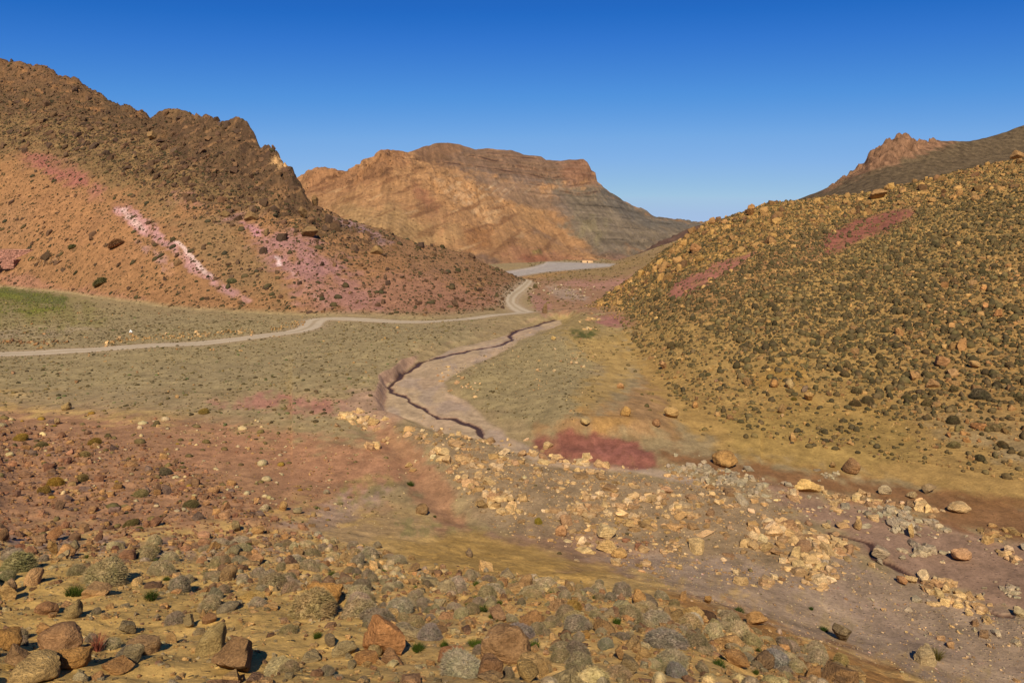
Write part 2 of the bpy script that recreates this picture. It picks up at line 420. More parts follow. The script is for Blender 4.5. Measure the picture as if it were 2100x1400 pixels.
Z += nf * (0.35 * fbm(X / 4, Y / 4, 4, 41) + 0.10 * fbm(X / 0.9, Y / 0.9, 3, 43)) * sstep(3, 9, DD)
rbm = redb * sstep(.5, -.5, sd_bed) * sstep(-7, -4, sd_bed)
Z -= rbm * (.45 * ridged(X / 1.6, Y / 9, 3, 54) - .2)
# cut faces of the banks: broken edges
edge = np.exp(-((sd_bed + lipw * 0.6) / 1.0) ** 2)
Z += edge * 0.25 * terr_h * fbm(X / 3.5, Y / 5, 2, 51)
road_plan = plan(road_photo, 0.3)
rd = np.full((NR, NC), 99.0)
rb = (DD > 95) & (DD < 300) & (PX < 1200)
rd[rb] = ldist(X[rb], Y[rb], road_plan)
# flatten across the road
rw = np.exp(-(rd / 3.4) ** 4)
Zs = gsmooth(gsmooth(Z, 4, 0), 6, 1)
Z = Z + (Zs - Z) * rw
GX, GY = proj(X, Y, Z)     # final photo position of each ground vertex
print('height', time.time() - T0)

# ------------------------------------------------------------------ colours of the ground
N1 = fbm(X / 6, Y / 6, 5, 61); N2 = fbm(X / 1.4, Y / 2.2, 4, 63); N3 = fbm(X / 30, Y / 30, 4, 65)
NF = 0.55 * fbm(X / 9, Y / 12, 4, 161) + 0.75 * fbm(X / 1.6, Y / 2.6, 4, 163)
NW = 1.3 * perlin(X / .30, Y / .42, 165) + 1.5 * perlin(X / .8, Y / 1.1, 167) + 1.2 * perlin(X / 2.1, Y / 2.6, 169)
P = Paint(SXc, SY, (146, 122, 82), NF)
P.warp(16, 70)
# near slope
nearm = sstep(0.1, 1.2, nearH)
P.put((190, 150, 84), nearm)
P.poly((188, 148, 76), [(-400, 1150), (300, 1160), (760, 1190), (800, 1500), (-400, 1500)], 30, 0.8)
P.poly((198, 152, 76), [(760, 1180), (1200, 1180), (1350, 1260), (1700, 1370), (1600, 1400), (1000, 1260)], 25, 0.8)
P.poly((156, 112, 77), [(-500, 800), (60, 830), (260, 850), (470, 860), (640, 900), (760, 930), (860, 990), (760, 1040), (560, 1060), (620, 1100), (300, 1090), (0, 1095), (-500, 1100)], 28, 0.95)
P.poly((166, 116, 80), [(500, 880), (760, 905), (850, 980), (700, 990), (480, 960), (330, 950), (380, 900)], 22, 0.7)
P.poly((150, 118, 100), [(-200, 1098), (80, 1100), (330, 1115), (620, 1125), (700, 1140), (420, 1145), (100, 1128), (-200, 1120)], 9, 0.75, 0.6, 40)
P.poly((164, 132, 108), [(560, 1075), (640, 1050), (700, 1020), (770, 990), (830, 1000), (760, 1040), (700, 1075), (640, 1090)], 9, 0.8, 0.4, 40)
P.poly((172, 132, 64), [(800, 1110), (960, 1090), (1100, 1105), (1240, 1150), (1300, 1185), (1180, 1200), (900, 1175), (780, 1150)], 16, 0.9)
P.poly((157, 126, 88), [(640, 1080), (760, 1060), (860, 1055), (960, 1085), (850, 1110), (700, 1110)], 16, 0.7)
P.poly((132, 118, 60), [(690, 1000), (790, 970), (840, 985), (780, 1030), (690, 1050)], 10, 0.6, 0.8, 22)
P.poly((116, 116, 58), [(800, 1065), (900, 1060), (1010, 1085), (900, 1100), (810, 1105)], 8, 0.45, 0.9, 18)
# valley floor
P.poly((146, 125, 84), [(-500, 640), (0, 596), (300, 640), (640, 656), (1000, 665), (960, 700), (860, 720), (800, 770), (760, 800), (400, 800), (-500, 810)], 14, 0.9)
P.poly((146, 124, 86), [(-500, 800), (300, 800), (500, 830), (700, 840), (800, 840), (780, 880), (640, 880), (300, 840), (-500, 840)], 14, 0.7)
P.poly((162, 108, 88), [(430, 815), (560, 805), (690, 815), (735, 832), (680, 845), (500, 838), (420, 828)], 8, 0.85, 0.5, 40)
P.poly((158, 122, 96), [(720, 800), (800, 795), (830, 850), (780, 880), (700, 860)], 14, 0.8)
P.poly((160, 112, 76), [(770, 870), (850, 900), (930, 1000), (960, 1080), (900, 1090), (840, 1010), (760, 930)], 14, 0.8)
P.poly((146, 125, 82), [(940, 770), (1010, 735), (1100, 690), (1200, 680), (1230, 720), (1220, 800), (1160, 870), (1090, 880), (1020, 850), (950, 810)], 14, 0.95)
P.poly((164, 130, 70), [(1160, 680), (1240, 690), (1330, 710), (1330, 750), (1270, 800), (1200, 850), (1190, 800), (1225, 750)], 18, 0.85)
P.poly((144, 118, 66), [(1140, 640), (1210, 640), (1300, 690), (1200, 690), (1120, 680)], 12, 0.7)
P.poly((70, 74, 30), [(1172, 674), (1205, 668), (1220, 678), (1205, 690), (1178, 688)], 6, 0.9, 0.3, 14)
P.poly((150, 98, 84), [(1220, 650), (1280, 640), (1350, 645), (1345, 668), (1260, 672), (1215, 665)], 8, 0.95)
P.poly((152, 112, 68), [(1330, 760), (1400, 740), (1420, 800), (1400, 900), (1300, 905), (1180, 890), (1100, 880), (1180, 860), (1280, 820)], 18, 0.8)
P.poly((160, 124, 64), [(1290, 690), (1400, 640), (1500, 720), (1660, 700), (1800, 780), (1960, 900), (2200, 1000), (2200, 1060), (1900, 1010), (1700, 970), (1500, 930), (1400, 880), (1330, 800)], 20, 0.95)
P.poly((150, 120, 60), [(1480, 860), (1640, 830), (1860, 860), (1900, 950), (1700, 960), (1520, 930)], 16, 0.6)
P.poly((166, 122, 54), [(1190, 850), (1300, 845), (1300, 885), (1230, 890)], 14, 0.5)
# debris fan
P.poly((146, 119, 84), [(830, 880), (940, 900), (1080, 940), (1340, 975), (1560, 985), (1640, 1060), (1720, 1130), (1600, 1200), (1400, 1180), (1200, 1140), (1000, 1090), (960, 1040), (920, 960)], 16, 0.95)
P.poly((150, 112, 84), [(1000, 1095), (1200, 1095), (1330, 1130), (1300, 1180), (1150, 1150)], 16, 0.7)
P.poly((158, 131, 104), [(1220, 1140), (1500, 1150), (1700, 1200), (1900, 1300), (2200, 1420), (2000, 1440), (1850, 1380), (1600, 1290), (1380, 1215)], 14, 0.85, 0.25, 30)
P.poly((146, 120, 96), [(1700, 1130), (2200, 1300), (2300, 1450), (1900, 1340), (1700, 1230)], 18, 0.75)
P.poly((144, 111, 86), [(1560, 985), (1700, 1015), (1900, 1070), (2200, 1130), (2300, 1200), (2200, 1290), (2050, 1245), (1880, 1175), (1780, 1130), (1690, 1080), (1600, 1040)], 12, 0.9)
P.poly((150, 100, 44), [(1300, 1190), (1450, 1225), (1600, 1290), (1850, 1370), (1900, 1420), (1700, 1400), (1500, 1310)], 12, 0.8)
# stream bed gravel
bedm = sstep(-0.4, 0.4, sd_bed)
P.put((166, 138, 104), bedm)
P.put((172, 140, 108), bedm * sstep(0, .25, fbm(X / 5, Y / 9, 3, 71)) * 0.6)
bars = fbm((sd_bed + 1.5 * fbm(X / 9, Y / 14, 3, 75)) / 1.3, (X + Y) / 40, 4, 77)
P.C *= (1 + .22 * bars * bedm)[..., None]
P.put((150, 128, 110), bedm * sstep(0, .3, fbm(X / 3, Y / 8, 3, 73)) * 0.5)
# cut banks show earth
ba = edge * sstep(0.6, 1.3, terr_h) * floorw
slope = np.hypot(np.gradient(Z, axis=0) / np.gradient(D)[:, None], np.gradient(Z, axis=1) / (np.gradient(cols)[None] / F * D[:, None]))
face = sstep(.28, .6, slope) * floorw * sstep(.5, .9, terr_h) * (sd_bed > -6) * sstep(.1, .5, leftside)
P.put((172, 134, 104), face * .9)
P.put((140, 106, 82), face * sstep(.0, .35, fbm(X / 1.3, Z / .25, 3, 53)) * .6)
# red bank
P.poly((128, 74, 58), redbank_p, 7, 0.92)
P.put((142, 100, 66), region(SXc, SY, redbank_p, 6) * sstep(.05, .4, fbm(X / 1.8, Y / 7, 4, 55)) * .55)
P.poly((150, 92, 74), [(1200, 905), (1300, 910), (1335, 930), (1330, 950), (1240, 945)], 10, 0.6, 0.6, 14)
P.poly((126, 84, 48), [(1340, 920), (1420, 930), (1560, 960), (1800, 985), (2100, 1035), (2300, 1080), (2200, 1140), (1900, 1060), (1700, 1010), (1500, 975), (1360, 965)], 12, 0.85)
# the middle rise
mm_ = sstep(0.3, 2.0, Mh) * (Lh < 0.01)
P.poly((146, 106, 76), [(1040, 560), (1240, 545), (1400, 490), (1500, 480), (1400, 640), (1100, 640), (1080, 590)], 8, 0.9)
P.poly((138, 112, 66), [(1050, 560), (1150, 550), (1260, 538), (1400, 490), (1350, 550), (1250, 570), (1130, 575)], 8, 0.8)
P.poly((160, 118, 66), [(1040, 568), (1130, 560), (1180, 556), (1130, 568), (1060, 574)], 4, 0.8)
P.poly((164, 116, 98), [(1150, 580), (1220, 582), (1300, 570), (1270, 595), (1180, 590)], 5, 0.7)
P.poly((156, 132, 110), [(1120, 585), (1170, 590), (1205, 610), (1180, 618), (1140, 605)], 6, 0.7)
P.poly((150, 106, 88), [(1080, 600), (1130, 620), (1120, 645), (1090, 640)], 6, 0.8)
# grey flood plain
floodp = [(1005, 566), (1040, 556), (1090, 548), (1125, 537), (1180, 538), (1262, 541), (1250, 547), (1180, 553), (1120, 558), (1060, 567), (1030, 572)]
flood = region(SXc, SY, floodp, 2.5) * (Lh < 0.01)
P.put((158, 144, 130), flood)
P.put((178, 158, 140), np.where((DD > 340), np.exp(-(ldist(SXc, SY, [(1030, 560), (1085, 551), (1112, 546), (1122, 538)]) / 1.5) ** 2), 0) * 0.7)
# olive / green on the left meadow
mead = (Lh < 0.5)
P.poly((120, 108, 52), [(-500, 600), (0, 592), (160, 612), (230, 640), (160, 660), (0, 672), (-500, 690)], 8, 0.6, 0.4, 50)
P.poly((92, 94, 44), [(-500, 588), (0, 588), (70, 596), (140, 610), (130, 626), (60, 622), (0, 610), (-500, 610)], 5, 0.9, 0.25, 40)
P.poly((110, 108, 32), [(35, 634), (70, 628), (125, 626), (120, 640), (60, 648)], 5, 0.85, 0.3, 24)
P.poly((112, 112, 36), [(-200, 600), (40, 603), (45, 612), (-200, 608)], 3, 0.7, 0.3, 20)
P.poly((128, 116, 56), [(140, 655), (220, 652), (210, 668), (80, 680)], 5, 0.55, 0.6, 24)
P.poly((158, 134, 104), [(0, 676), (120, 672), (230, 676), (60, 690), (0, 690)], 4, 0.5, 0.5, 30)

# left hill
lh = Lmask * sstep(0.0, 1.2, Lh)
NFH = 0.6 * fbm((X - .6 * Z) / 16, (Z) / 16, 4, 171) + 0.6 * fbm(X / 4, (Y + Z) / 5, 4, 173)
LC = Paint(SXc, SY, (147, 104, 64), NFH); LC.warp(14, 55, 9)
LC.poly((118, 90, 56), [(-900, 60), (330, 210), (520, 240), (650, 420), (800, 480), (700, 470), (600, 460), (480, 430), (360, 410), (220, 390), (120, 350), (0, 320), (-900, 260)], 24, 0.9)
LC.poly((124, 97, 58), [(0, 215), (140, 240), (260, 290), (420, 360), (520, 420), (400, 410), (250, 380), (100, 310), (0, 290)], 20, 0.55)
LC.poly((152, 106, 66), [(120, 380), (230, 430), (310, 500), (340, 560), (260, 560), (150, 520), (60, 470), (40, 400)], 26, 0.75)
LC.poly((150, 108, 70), [(-300, 400), (60, 420), (60, 480), (0, 500), (-300, 500)], 24, 0.6)
LC.poly((148, 88, 74), [(50, 308), (115, 322), (185, 362), (205, 395), (150, 380), (95, 350), (40, 330)], 10, 0.85, 0.2, 40)
LC.poly((150, 98, 78), [(180, 370), (250, 420), (330, 470), (300, 480), (220, 430), (160, 395)], 12, 0.5, 0.6, 30)
LC.poly((156, 104, 92), [(350, 385), (400, 395), (420, 425), (380, 430), (350, 405)], 8, 0.6, 0.7, 16)
LC.poly((134, 104, 66), [(330, 440), (480, 450), (560, 540), (620, 610), (560, 620), (460, 570), (390, 500)], 22, 0.7)
LC.poly((182, 132, 124), [(234, 428), (262, 430), (304, 452), (332, 484), (372, 508), (420, 552), (470, 592), (525, 616), (498, 622), (440, 586), (392, 552), (345, 516), (296, 478), (252, 448)], 5, 0.85, 0.25, 26, 3, (1.3, 0.5))
LC.poly((200, 164, 150), [(240, 430), (256, 434), (282, 452), (300, 468), (290, 468), (262, 448)], 4, 0.8, 0.4, 14)
LC.poly((206, 172, 156), [(358, 496), (374, 504), (420, 548), (442, 570), (432, 570), (400, 544), (366, 510)], 3, 0.85, 0.3, 14)
LC.poly((170, 128, 120), [(285, 495), (320, 505), (350, 545), (330, 560), (300, 530)], 8, 0.6, 0.7, 20)
LC.poly((160, 112, 104), [(478, 448), (540, 452), (605, 472), (685, 525), (765, 600), (780, 648), (640, 636), (560, 555), (515, 495)], 20, 0.85, 0.35, 44)
LC.poly((178, 122, 122), [(490, 455), (536, 456), (540, 478), (520, 486)], 5, 0.85)
LC.poly((216, 186, 176), [(562, 527), (574, 530), (584, 546), (572, 544)], 3, 0.8)
LC.poly((190, 156, 146), [(588, 552), (600, 556), (640, 596), (690, 636), (680, 636), (630, 596)], 4, 0.6, 0.5, 14)
LC.poly((150, 104, 82), [(560, 560), (760, 560), (900, 570), (1040, 600), (1060, 650), (760, 662), (640, 645)], 20, 0.6)
LC.poly((134, 98, 66), [(640, 430), (780, 470), (960, 520), (1090, 580), (1050, 590), (860, 550), (700, 480)], 14, 0.6)
LC.poly((144, 110, 108), [(676, 438), (720, 452), (772, 476), (806, 500), (790, 502), (730, 474), (690, 452)], 4, 0.8, 0.3, 16)
LC.poly((156, 106, 82), [(-300, 540), (0, 556), (140, 590), (310, 612), (300, 622), (120, 604), (0, 580), (-300, 590)], 8, 0.6, 0.3, 40)
LC.put((150, 112, 70), midc * sstep(.08, .4, fbm((X + Z) / 12, (Z - .4 * X) / 4, 4, 87)) * .75)
LC.put((84, 65, 46), midc * sstep(-.1, .35, fbm((X + .5 * Z) / 7, (Y + Z) / 5, 5, 85)) * .7)
LC.put((80, 59, 42), np.clip(crag * (0.75 + 0.6 * fbm((X + 0.5 * Z) / 6, Z / 14, 4, 81)), 0, 0.95))
LC.put((88, 66, 45), np.clip(top * (0.7 + 0.5 * N1), 0, 0.9))
LC.put((150, 104, 60), top * sstep(0.15, 0.4, fbm((X + Z) / 9, Z / 4, 4, 83)) * 0.7)
LC.put((150, 108, 68), crag * sstep(0.1, 0.4, fbm((X - Z) / 5, (X + Z) / 14, 4, 84)) * 0.6)
LC.poly((208, 160, 100), [(556, 326), (578, 318), (588, 338), (580, 350), (566, 354), (560, 342)], 4, 0.9, 0.3, 12)
P.C += (LC.C - P.C) * lh[..., None]
# right hill
rh = Rmask * sstep(0.3, 2.5, Rh)
RC = Paint(SXc, SY, (160, 125, 66), NFH); RC.warp(16, 60, 19)
RC.poly((160, 122, 58), [(1180, 640), (1455, 450), (1640, 410), (1560, 500), (1480, 540), (1380, 600), (1280, 640)], 26, 0.8)
RC.poly((150, 104, 62), [(1330, 640), (1420, 580), (1560, 520), (1720, 480), (1700, 540), (1560, 590), (1420, 650)], 30, 0.6)
RC.poly((152, 94, 76), [(1368, 600), (1400, 576), (1450, 545), (1500, 527), (1548, 518), (1520, 545), (1470, 575), (1410, 605), (1380, 618)], 5, 0.92, 0.15, 26)
RC.poly((134, 78, 62), [(1700, 478), (1760, 450), (1830, 428), (1876, 424), (1870, 446), (1820, 470), (1760, 500), (1700, 528), (1690, 505)], 6, 0.95, 0.12, 26)
RC.poly((146, 92, 70), [(1560, 540), (1640, 500), (1700, 475), (1700, 530), (1640, 545)], 16, 0.5, 0.4, 30)
RC.poly((160, 118, 50), [(1520, 770), (1640, 740), (1660, 790), (1560, 800)], 16, 0.7)
RC.poly((146, 110, 50), [(1480, 860), (1640, 820), (1860, 840), (1880, 930), (1700, 950), (1520, 920)], 26, 0.7)
RC.poly((152, 114, 62), [(1780, 560), (2100, 500), (2300, 600), (2200, 1000), (1980, 940), (1850, 760)], 50, 0.6)
P.C += (RC.C - P.C) * rh[..., None]
# natural mottling of the soil
mot = 1 + 0.16 * N1 + 0.10 * N2 + 0.10 * N3
P.C *= np.clip(mot, 0.55, 1.5)[..., None] * np.clip(1 + 0.12 * NW, .5, 1.6)[..., None]
P.C = desat(P.C, 0.95)
P.C[..., 2] *= np.clip(1 - 0.06 * N3, 0.8, 1.2)

# ------------------------------------------------------------------ split the sheet into its surfaces
road_hw = 2.0 - .85 * sstep(168, 205, DD)
zone = np.zeros((NR, NC), np.int8)
zone[Lmask & (Lh > 0.25)] = 1
zone[Rmask & (Rh > 0.35)] = 2
zone[sd_bed > 0] = 3
zone[(flood > 0.5)] = 6
streams_photo = [
 [(1140, 656), (1118, 661), (1100, 668), (1075, 676), (1055, 682), (1043, 689), (1052, 696), (1030, 707), (960, 720), (900, 734), (862, 746), (832, 764), (812, 780), (797, 794), (806, 805), (830, 811), (842, 824), (878, 843), (903, 855), (930, 857), (963, 869), (984, 879), (990, 894), (1003, 904), (997, 913)],
 [(1128, 940), (1160, 946), (1200, 951)],
 [(1706, 1094), (1740, 1101), (1780, 1110), (1788, 1130), (1803, 1147), (1850, 1170), (1900, 1191)],
 [(1998, 1241), (2035, 1252), (2072, 1264)]]
sdm = np.full((NR, NC), 99.0)
sb = (DD > 35) & (DD < 170) & (PX > 700)
swx = X + 0.5 * fbm(X / 2.2, Y / 3, 3, 91); swy = Y + 0.9 * fbm(X / 2.2, Y / 3, 3, 93)
for ln in streams_photo: sdm[sb] = np.minimum(sdm[sb], ldist(swx[sb], swy[sb], plan(ln)))
swid = 0.22 + 0.18 * fbm(X / 4, Y / 6, 2, 95) + 0.14 * sstep(70, 150, DD)
wet = sstep(2.2, 0.9, sdm / swid)
P.put((104, 72, 58), wet * 0.75)
wat = sdm < swid
zone[wat] = 4
Z -= 0.12 * sstep(1.8, 0.8, sdm / swid)
rn = rd + 0.25 * fbm(X / 3, Y / 3, 3, 97)
P.put((158, 132, 100), sstep(5.0, 2.0, rn + 1.2 * NF) * 0.7 * (zone != 4))
P.put((178, 158, 130), sstep(road_hw + 0.4, road_hw - 0.3, rn))
P.put((154, 132, 102), sstep(0.6, 0.2, rn) * 0.8)          # grassy crown between the wheel tracks
P.put((172, 150, 124), sstep(1.5, 1.9, rn) * sstep(2.4, 2.0, rn) * 0.5)
zone[rn < road_hw] = 5

gm = ground_mat('stony_soil', 5.0, 0.34, 0.6)
hm = ground_mat('hill_soil', 2.6, 0.34, 0.65, 0.8, 0.3)
bm_ = ground_mat('stream_gravel', 9.0, 0.22, 0.35, 0.35, 0.06)
rm = ground_mat('road_gravel', 7.0, 0.16, 0.12, 0.25, 0.05)
wm, nt = new_mat('wet_stream')
a = nt.n('ShaderNodeAttribute', attribute_name='Col'); finish(nt, a.outputs[0], None, rough=0.5, spec=0.06)
P.put((66, 46, 36), wat * 0.95)

VV = np.stack([X, Y, Z], -1).reshape(-1, 3); CC = P.C.reshape(-1, 3)
idx = np.arange(NR * NC).reshape(NR, NC)
Q = np.stack([idx[:-1, :-1], idx[:-1, 1:], idx[1:, 1:], idx[1:, :-1]], -1).reshape(-1, 4)
zq = zone[:-1, :-1].reshape(-1)
for zid, nm, mt, lb in ((0, 'ground', gm, 'stony valley floor and near slope of ochre and red soil'), (1, 'hill', hm, 'steep brown hill with pink streaks left of the road'),
                        (2, 'hill', hm, 'golden shrub covered hill with red patches right of the stream'), (3, 'stream_bed', bm_, 'pale gravel bed of the winding stream'),
                        (4, 'stream', wm, 'thin dark trickle of water along the gravel bed'), (5, 'road', rm, 'pale unpaved track winding along the foot of the hill'),
                        (6, 'gravel_plain', bm_, 'flat grey gravel plain at the foot of the mountain')):
    q = Q[zq == zid]
    used, inv = np.unique(q, return_inverse=True)
    link(nm, mesh_from(nm, VV[used], inv.reshape(-1, 4), CC[used], mt), lb, None, None, 'structure')
print('terrain', time.time() - T0)

# ------------------------------------------------------------------ ground look-up for placing things
rowmin = np.minimum.accumulate(GY, axis=0)      # visible envelope: nearest row reaching a given photo row
def at(px, py):
    px = np.atleast_1d(np.asarray(px, float)); py = np.atleast_1d(np.asarray(py, float))
    ci = np.clip(np.searchsorted(cols, px), 1, NC - 1)
    ci = np.where(np.abs(cols[ci - 1] - px) < np.abs(cols[ci] - px), ci - 1, ci)
    out = np.zeros((len(px), 3))
    for i in range(len(px)):
        c = rowmin[:, ci[i]]
        r = int(np.argmax(c <= py[i])) if (c <= py[i]).any() else int(np.argmin(c))
        r = max(r, 1)
        y0, y1 = GY[r - 1, ci[i]], GY[r, ci[i]]
        t = 0 if abs(y0 - y1) < 1e-6 else min(max((y0 - py[i]) / (y0 - y1), 0), 1)
        d = D[r - 1] + t * (D[r] - D[r - 1])
        out[i] = ((px[i] - CX) / F * d, d, Z[r - 1, ci[i]] + t * (Z[r, ci[i]] - Z[r - 1, ci[i]]))
    return out
def zat(x, y):
    px = CX + F * x / y
    c = np.clip(np.searchsorted(cols, px) - 1, 0, NC - 2); r = np.clip(np.searchsorted(D, y) - 1, 0, NR - 2)
    tx = np.clip((px - cols[c]) / (cols[c + 1] - cols[c]), 0, 1); ty = np.clip((y - D[r]) / (D[r + 1] - D[r]), 0, 1)
    return (Z[r, c] * (1 - tx) + Z[r, c + 1] * tx) * (1 - ty) + (Z[r + 1, c] * (1 - tx) + Z[r + 1, c + 1] * tx) * ty
def nat(x, y):
    e = 0.02 * y
    n = np.stack([-(zat(x + e, y) - zat(x - e, y)) / (2 * e), -(zat(x, y + e) - zat(x, y - e)) / (2 * e), np.ones_like(x)], -1)
    return n / np.linalg.norm(n, axis=-1, keepdims=True)
vis = GY <= rowmin + 1.5
cell_area = (np.gradient(D)[:, None] * np.gradient(cols)[None] / F * D[:, None]) * np.sqrt(1 + np.gradient(Z, axis=0) ** 2 / np.gradient(D)[:, None] ** 2)
def sample(n_per_m2, poly=None, mask=None, feather=20, dens=None):
    """random ground points, even per square metre inside a photo polygon"""
    w = np.ones((NR, NC)) if mask is None else mask.astype(float)
    if poly is not None: w = w * region(SXc + 12 * N1, GY + 12 * N2, poly, feather)
    if dens is not None: w = w * np.clip(dens, 0, None)
    w = w * vis * (1 - sstep(.2, .45, slope) * (floorw > .5) * (sd_bed > -8)) * (zone != 5) * (zone != 4) * cell_area
    n = rng.poisson(w.sum() * n_per_m2)
    if n == 0: return np.zeros((0, 3))
    cs = np.cumsum(w.ravel()); k = np.searchsorted(cs, rng.random(n) * cs[-1])
    r, c = np.unravel_index(np.clip(k, 0, NR * NC - 1), (NR, NC))
    r = np.clip(r, 0, NR - 2); c = np.clip(c, 0, NC - 2)
    y = D[r] + rng.random(n) * (D[r + 1] - D[r]); px = cols[c] + rng.random(n) * (cols[c + 1] - cols[c])
    x = (px - CX) / F * y
    return np.stack([x, y, zat(x, y)], 1)

# ------------------------------------------------------------------ MOUNTAIN and the hills behind
def sheet(name, cols2, rows, zfun, paint, mat, label):
    """a hill built like the valley: columns fan out from the view point, rows run away from it"""
    Dm, PXm, Zm = zfun(cols2, rows)
    Xm = Dm * (PXm - CX) / F
    C = paint(PXm, Dm, Zm, Xm)
    nr, nc = Dm.shape
    V = np.stack([Xm, Dm, Zm], -1).reshape(-1, 3)
    ii = np.arange(nr * nc).reshape(nr, nc)
    q = np.stack([ii[:-1, :-1], ii[:-1, 1:], ii[1:, 1:], ii[1:, :-1]], -1).reshape(-1, 4)
    return link(name, mesh_from(name, V, q, C.reshape(-1, 3), mat), label, None, None, 'structure')

def prof(cs, S, knots):
    """knots: list of (s, d(px), z(px)); s in 0..1 rows"""
    dk = np.stack([k[1] for k in knots]); zk = np.stack([k[2] for k in knots]); sk = [k[0] for k in knots]
    Dm = np.empty((len(S), len(cs))); Zm = np.empty_like(Dm)
    j = np.clip(np.searchsorted(sk, S, side='right') - 1, 0, len(sk) - 2)
    for i, s in enumerate(S):
        t = (s - sk[j[i]]) / (sk[j[i] + 1] - sk[j[i]])
        Dm[i] = dk[j[i]] * (1 - t) + dk[j[i] + 1] * t; Zm[i] = zk[j[i]] * (1 - t) + zk[j[i] + 1] * t
    return Dm, Zm

M_sil = [(300, 400), (560, 380), (618, 368), (647, 349), (660, 344), (680, 347), (710, 351), (723, 348), (738, 341), (741, 330), (748, 323), (767, 320), (782, 307), (793, 305), (813, 310), (837, 313), (867, 302), (893, 294), (917, 292),
 (933, 295), (953, 300), (977, 305), (1000, 304), (1050, 308), (1073, 317), (1110, 320), (1120, 328), (1150, 330), (1173, 327), (1197, 326), (1205, 332), (1210, 342), (1213, 350), (1221, 355), (1225, 375), (1233, 380), (1250, 393), (1267, 403),
 (1300, 423), (1343, 443), (1386, 450), (1429, 455), (1445, 458), (1600, 468), (1800, 470)]
def mountain_z(cs, S):
    rpy = ipl(cs, M_sil)
    rdm = gsmooth(ipl(cs, [(300, 700), (620, 760), (740, 700), (830, 760), (917, 960), (1100, 940), (1197, 860), (1230, 850), (1300, 930), (1440, 1150), (1800, 1200)]), 12, 0)
    rz = ZC - (rpy - HY) / F * rdm
    td = ipl(cs, [(300, 400), (900, 400), (1050, 420), (1130, 445), (1270, 455), (1450, 480), (1800, 520)]); tz = np.full_like(cs, -1.5)
    spy = ipl(cs, [(300, 430), (620, 400), (740, 360), (793, 322), (850, 330), (900, 347), (1000, 402), (1100, 466), (1200, 514), (1270, 531), (1340, 525), (1800, 525)])
    spd = ipl(cs, [(300, 600), (740, 640), (793, 660), (850, 670), (900, 670), (1000, 640), (1100, 590), (1200, 520), (1270, 475), (1340, 500), (1800, 540)])
    spy = np.maximum(spy, rpy + 4); spz = ZC - (spy - HY) / F * spd
    lz = ZC - (spy + 0.5 - HY) / F * (spd + 30)
    # foot of the cliff band on the right
    cpy = np.maximum(ipl(cs, [(300, 380), (940, 330), (1000, 345), (1060, 350), (1110, 368), (1160, 384), (1226, 376), (1240, 388), (1300, 428), (1800, 476)]), rpy + 2)
    cpy = np.minimum(cpy, spy - 1.0)
    cd = rdm - ipl(cs, [(300, 30), (900, 90), (1060, 120), (1150, 90), (1200, 30), (1226, 12), (1300, 25), (1800, 20)])
    cd = np.maximum(cd, spd + 50); rdm = np.maximum(rdm, cd + 14); rz = ZC - (rpy - HY) / F * rdm
    cz = ZC - (cpy - HY) / F * cd
    Dm, Zm = prof(cs, S, [(0, td - 60, tz - 3), (0.02, td, tz), (0.36, spd, spz), (0.40, spd + 30, lz), (0.72, cd, cz), (0.9, rdm, rz), (1.0, rdm + 260, rz - 110)])
    PXm = np.broadcast_to(cs, Dm.shape); Xm = Dm * (PXm - CX) / F
    body = sstep(0.02, 0.12, S)[:, None] * (.3 + .7 * sstep(0.9, 0.78, S)[:, None]) * sstep(1.0, .93, S)[:, None]
    py0 = HY - F * (Zm - ZC) / Dm
    rock = region(PXm, py0, [(735, 300), (800, 300), (900, 345), (1000, 395), (1060, 430), (1000, 440), (880, 400), (780, 370), (700, 380), (620, 400), (620, 340)], 16)
    Zm = Zm + body * (9 * (ridged(Xm / 70, Dm / 160, 4, 2) - 0.72) + 5 * fbm(Xm / 26, Dm / 60, 4, 6) + rock * 6 * (ridged(Xm / 18, Dm / 22, 4, 9) - 0.7))
    # gullies running down the slope
    Zm = Zm + body * 2.6 * (ridged(Xm / 13 + 0.35 * Zm / 13, Zm / 90, 3, 14) - 0.75)
    # terraces of harder beds near the top right
    tw = region(PXm, py0, [(930, 300), (1240, 315), (1240, 400), (1150, 395), (1060, 360), (950, 335)], 14) * body
    dip = Zm + 0.06 * (Xm - 60)
    step = 8.5
    tw = tw * sstep(3, 16, py0 - rpy[None]) * sstep(-.15, .2, fbm(Xm / 45, Zm / 9, 3, 71))
    fr = dip / step - np.floor(dip / step)
    Zm = Zm + body * (1 + 2.2 * rock) * (1.5 * blocks((Xm + .7 * Zm) / 12, (Dm + Zm) / 26, 31) + .8 * blocks((Xm + .7 * Zm) / 5, Dm / 10, 33)) * (.35 + sstep(-.1, .35, fbm(Xm / 60, Dm / 90, 3, 73)))
    Zm = Zm + tw * step * 0.8 * (sstep(0.55, 0.8, fr) - fr)
    return Dm, PXm, Zm
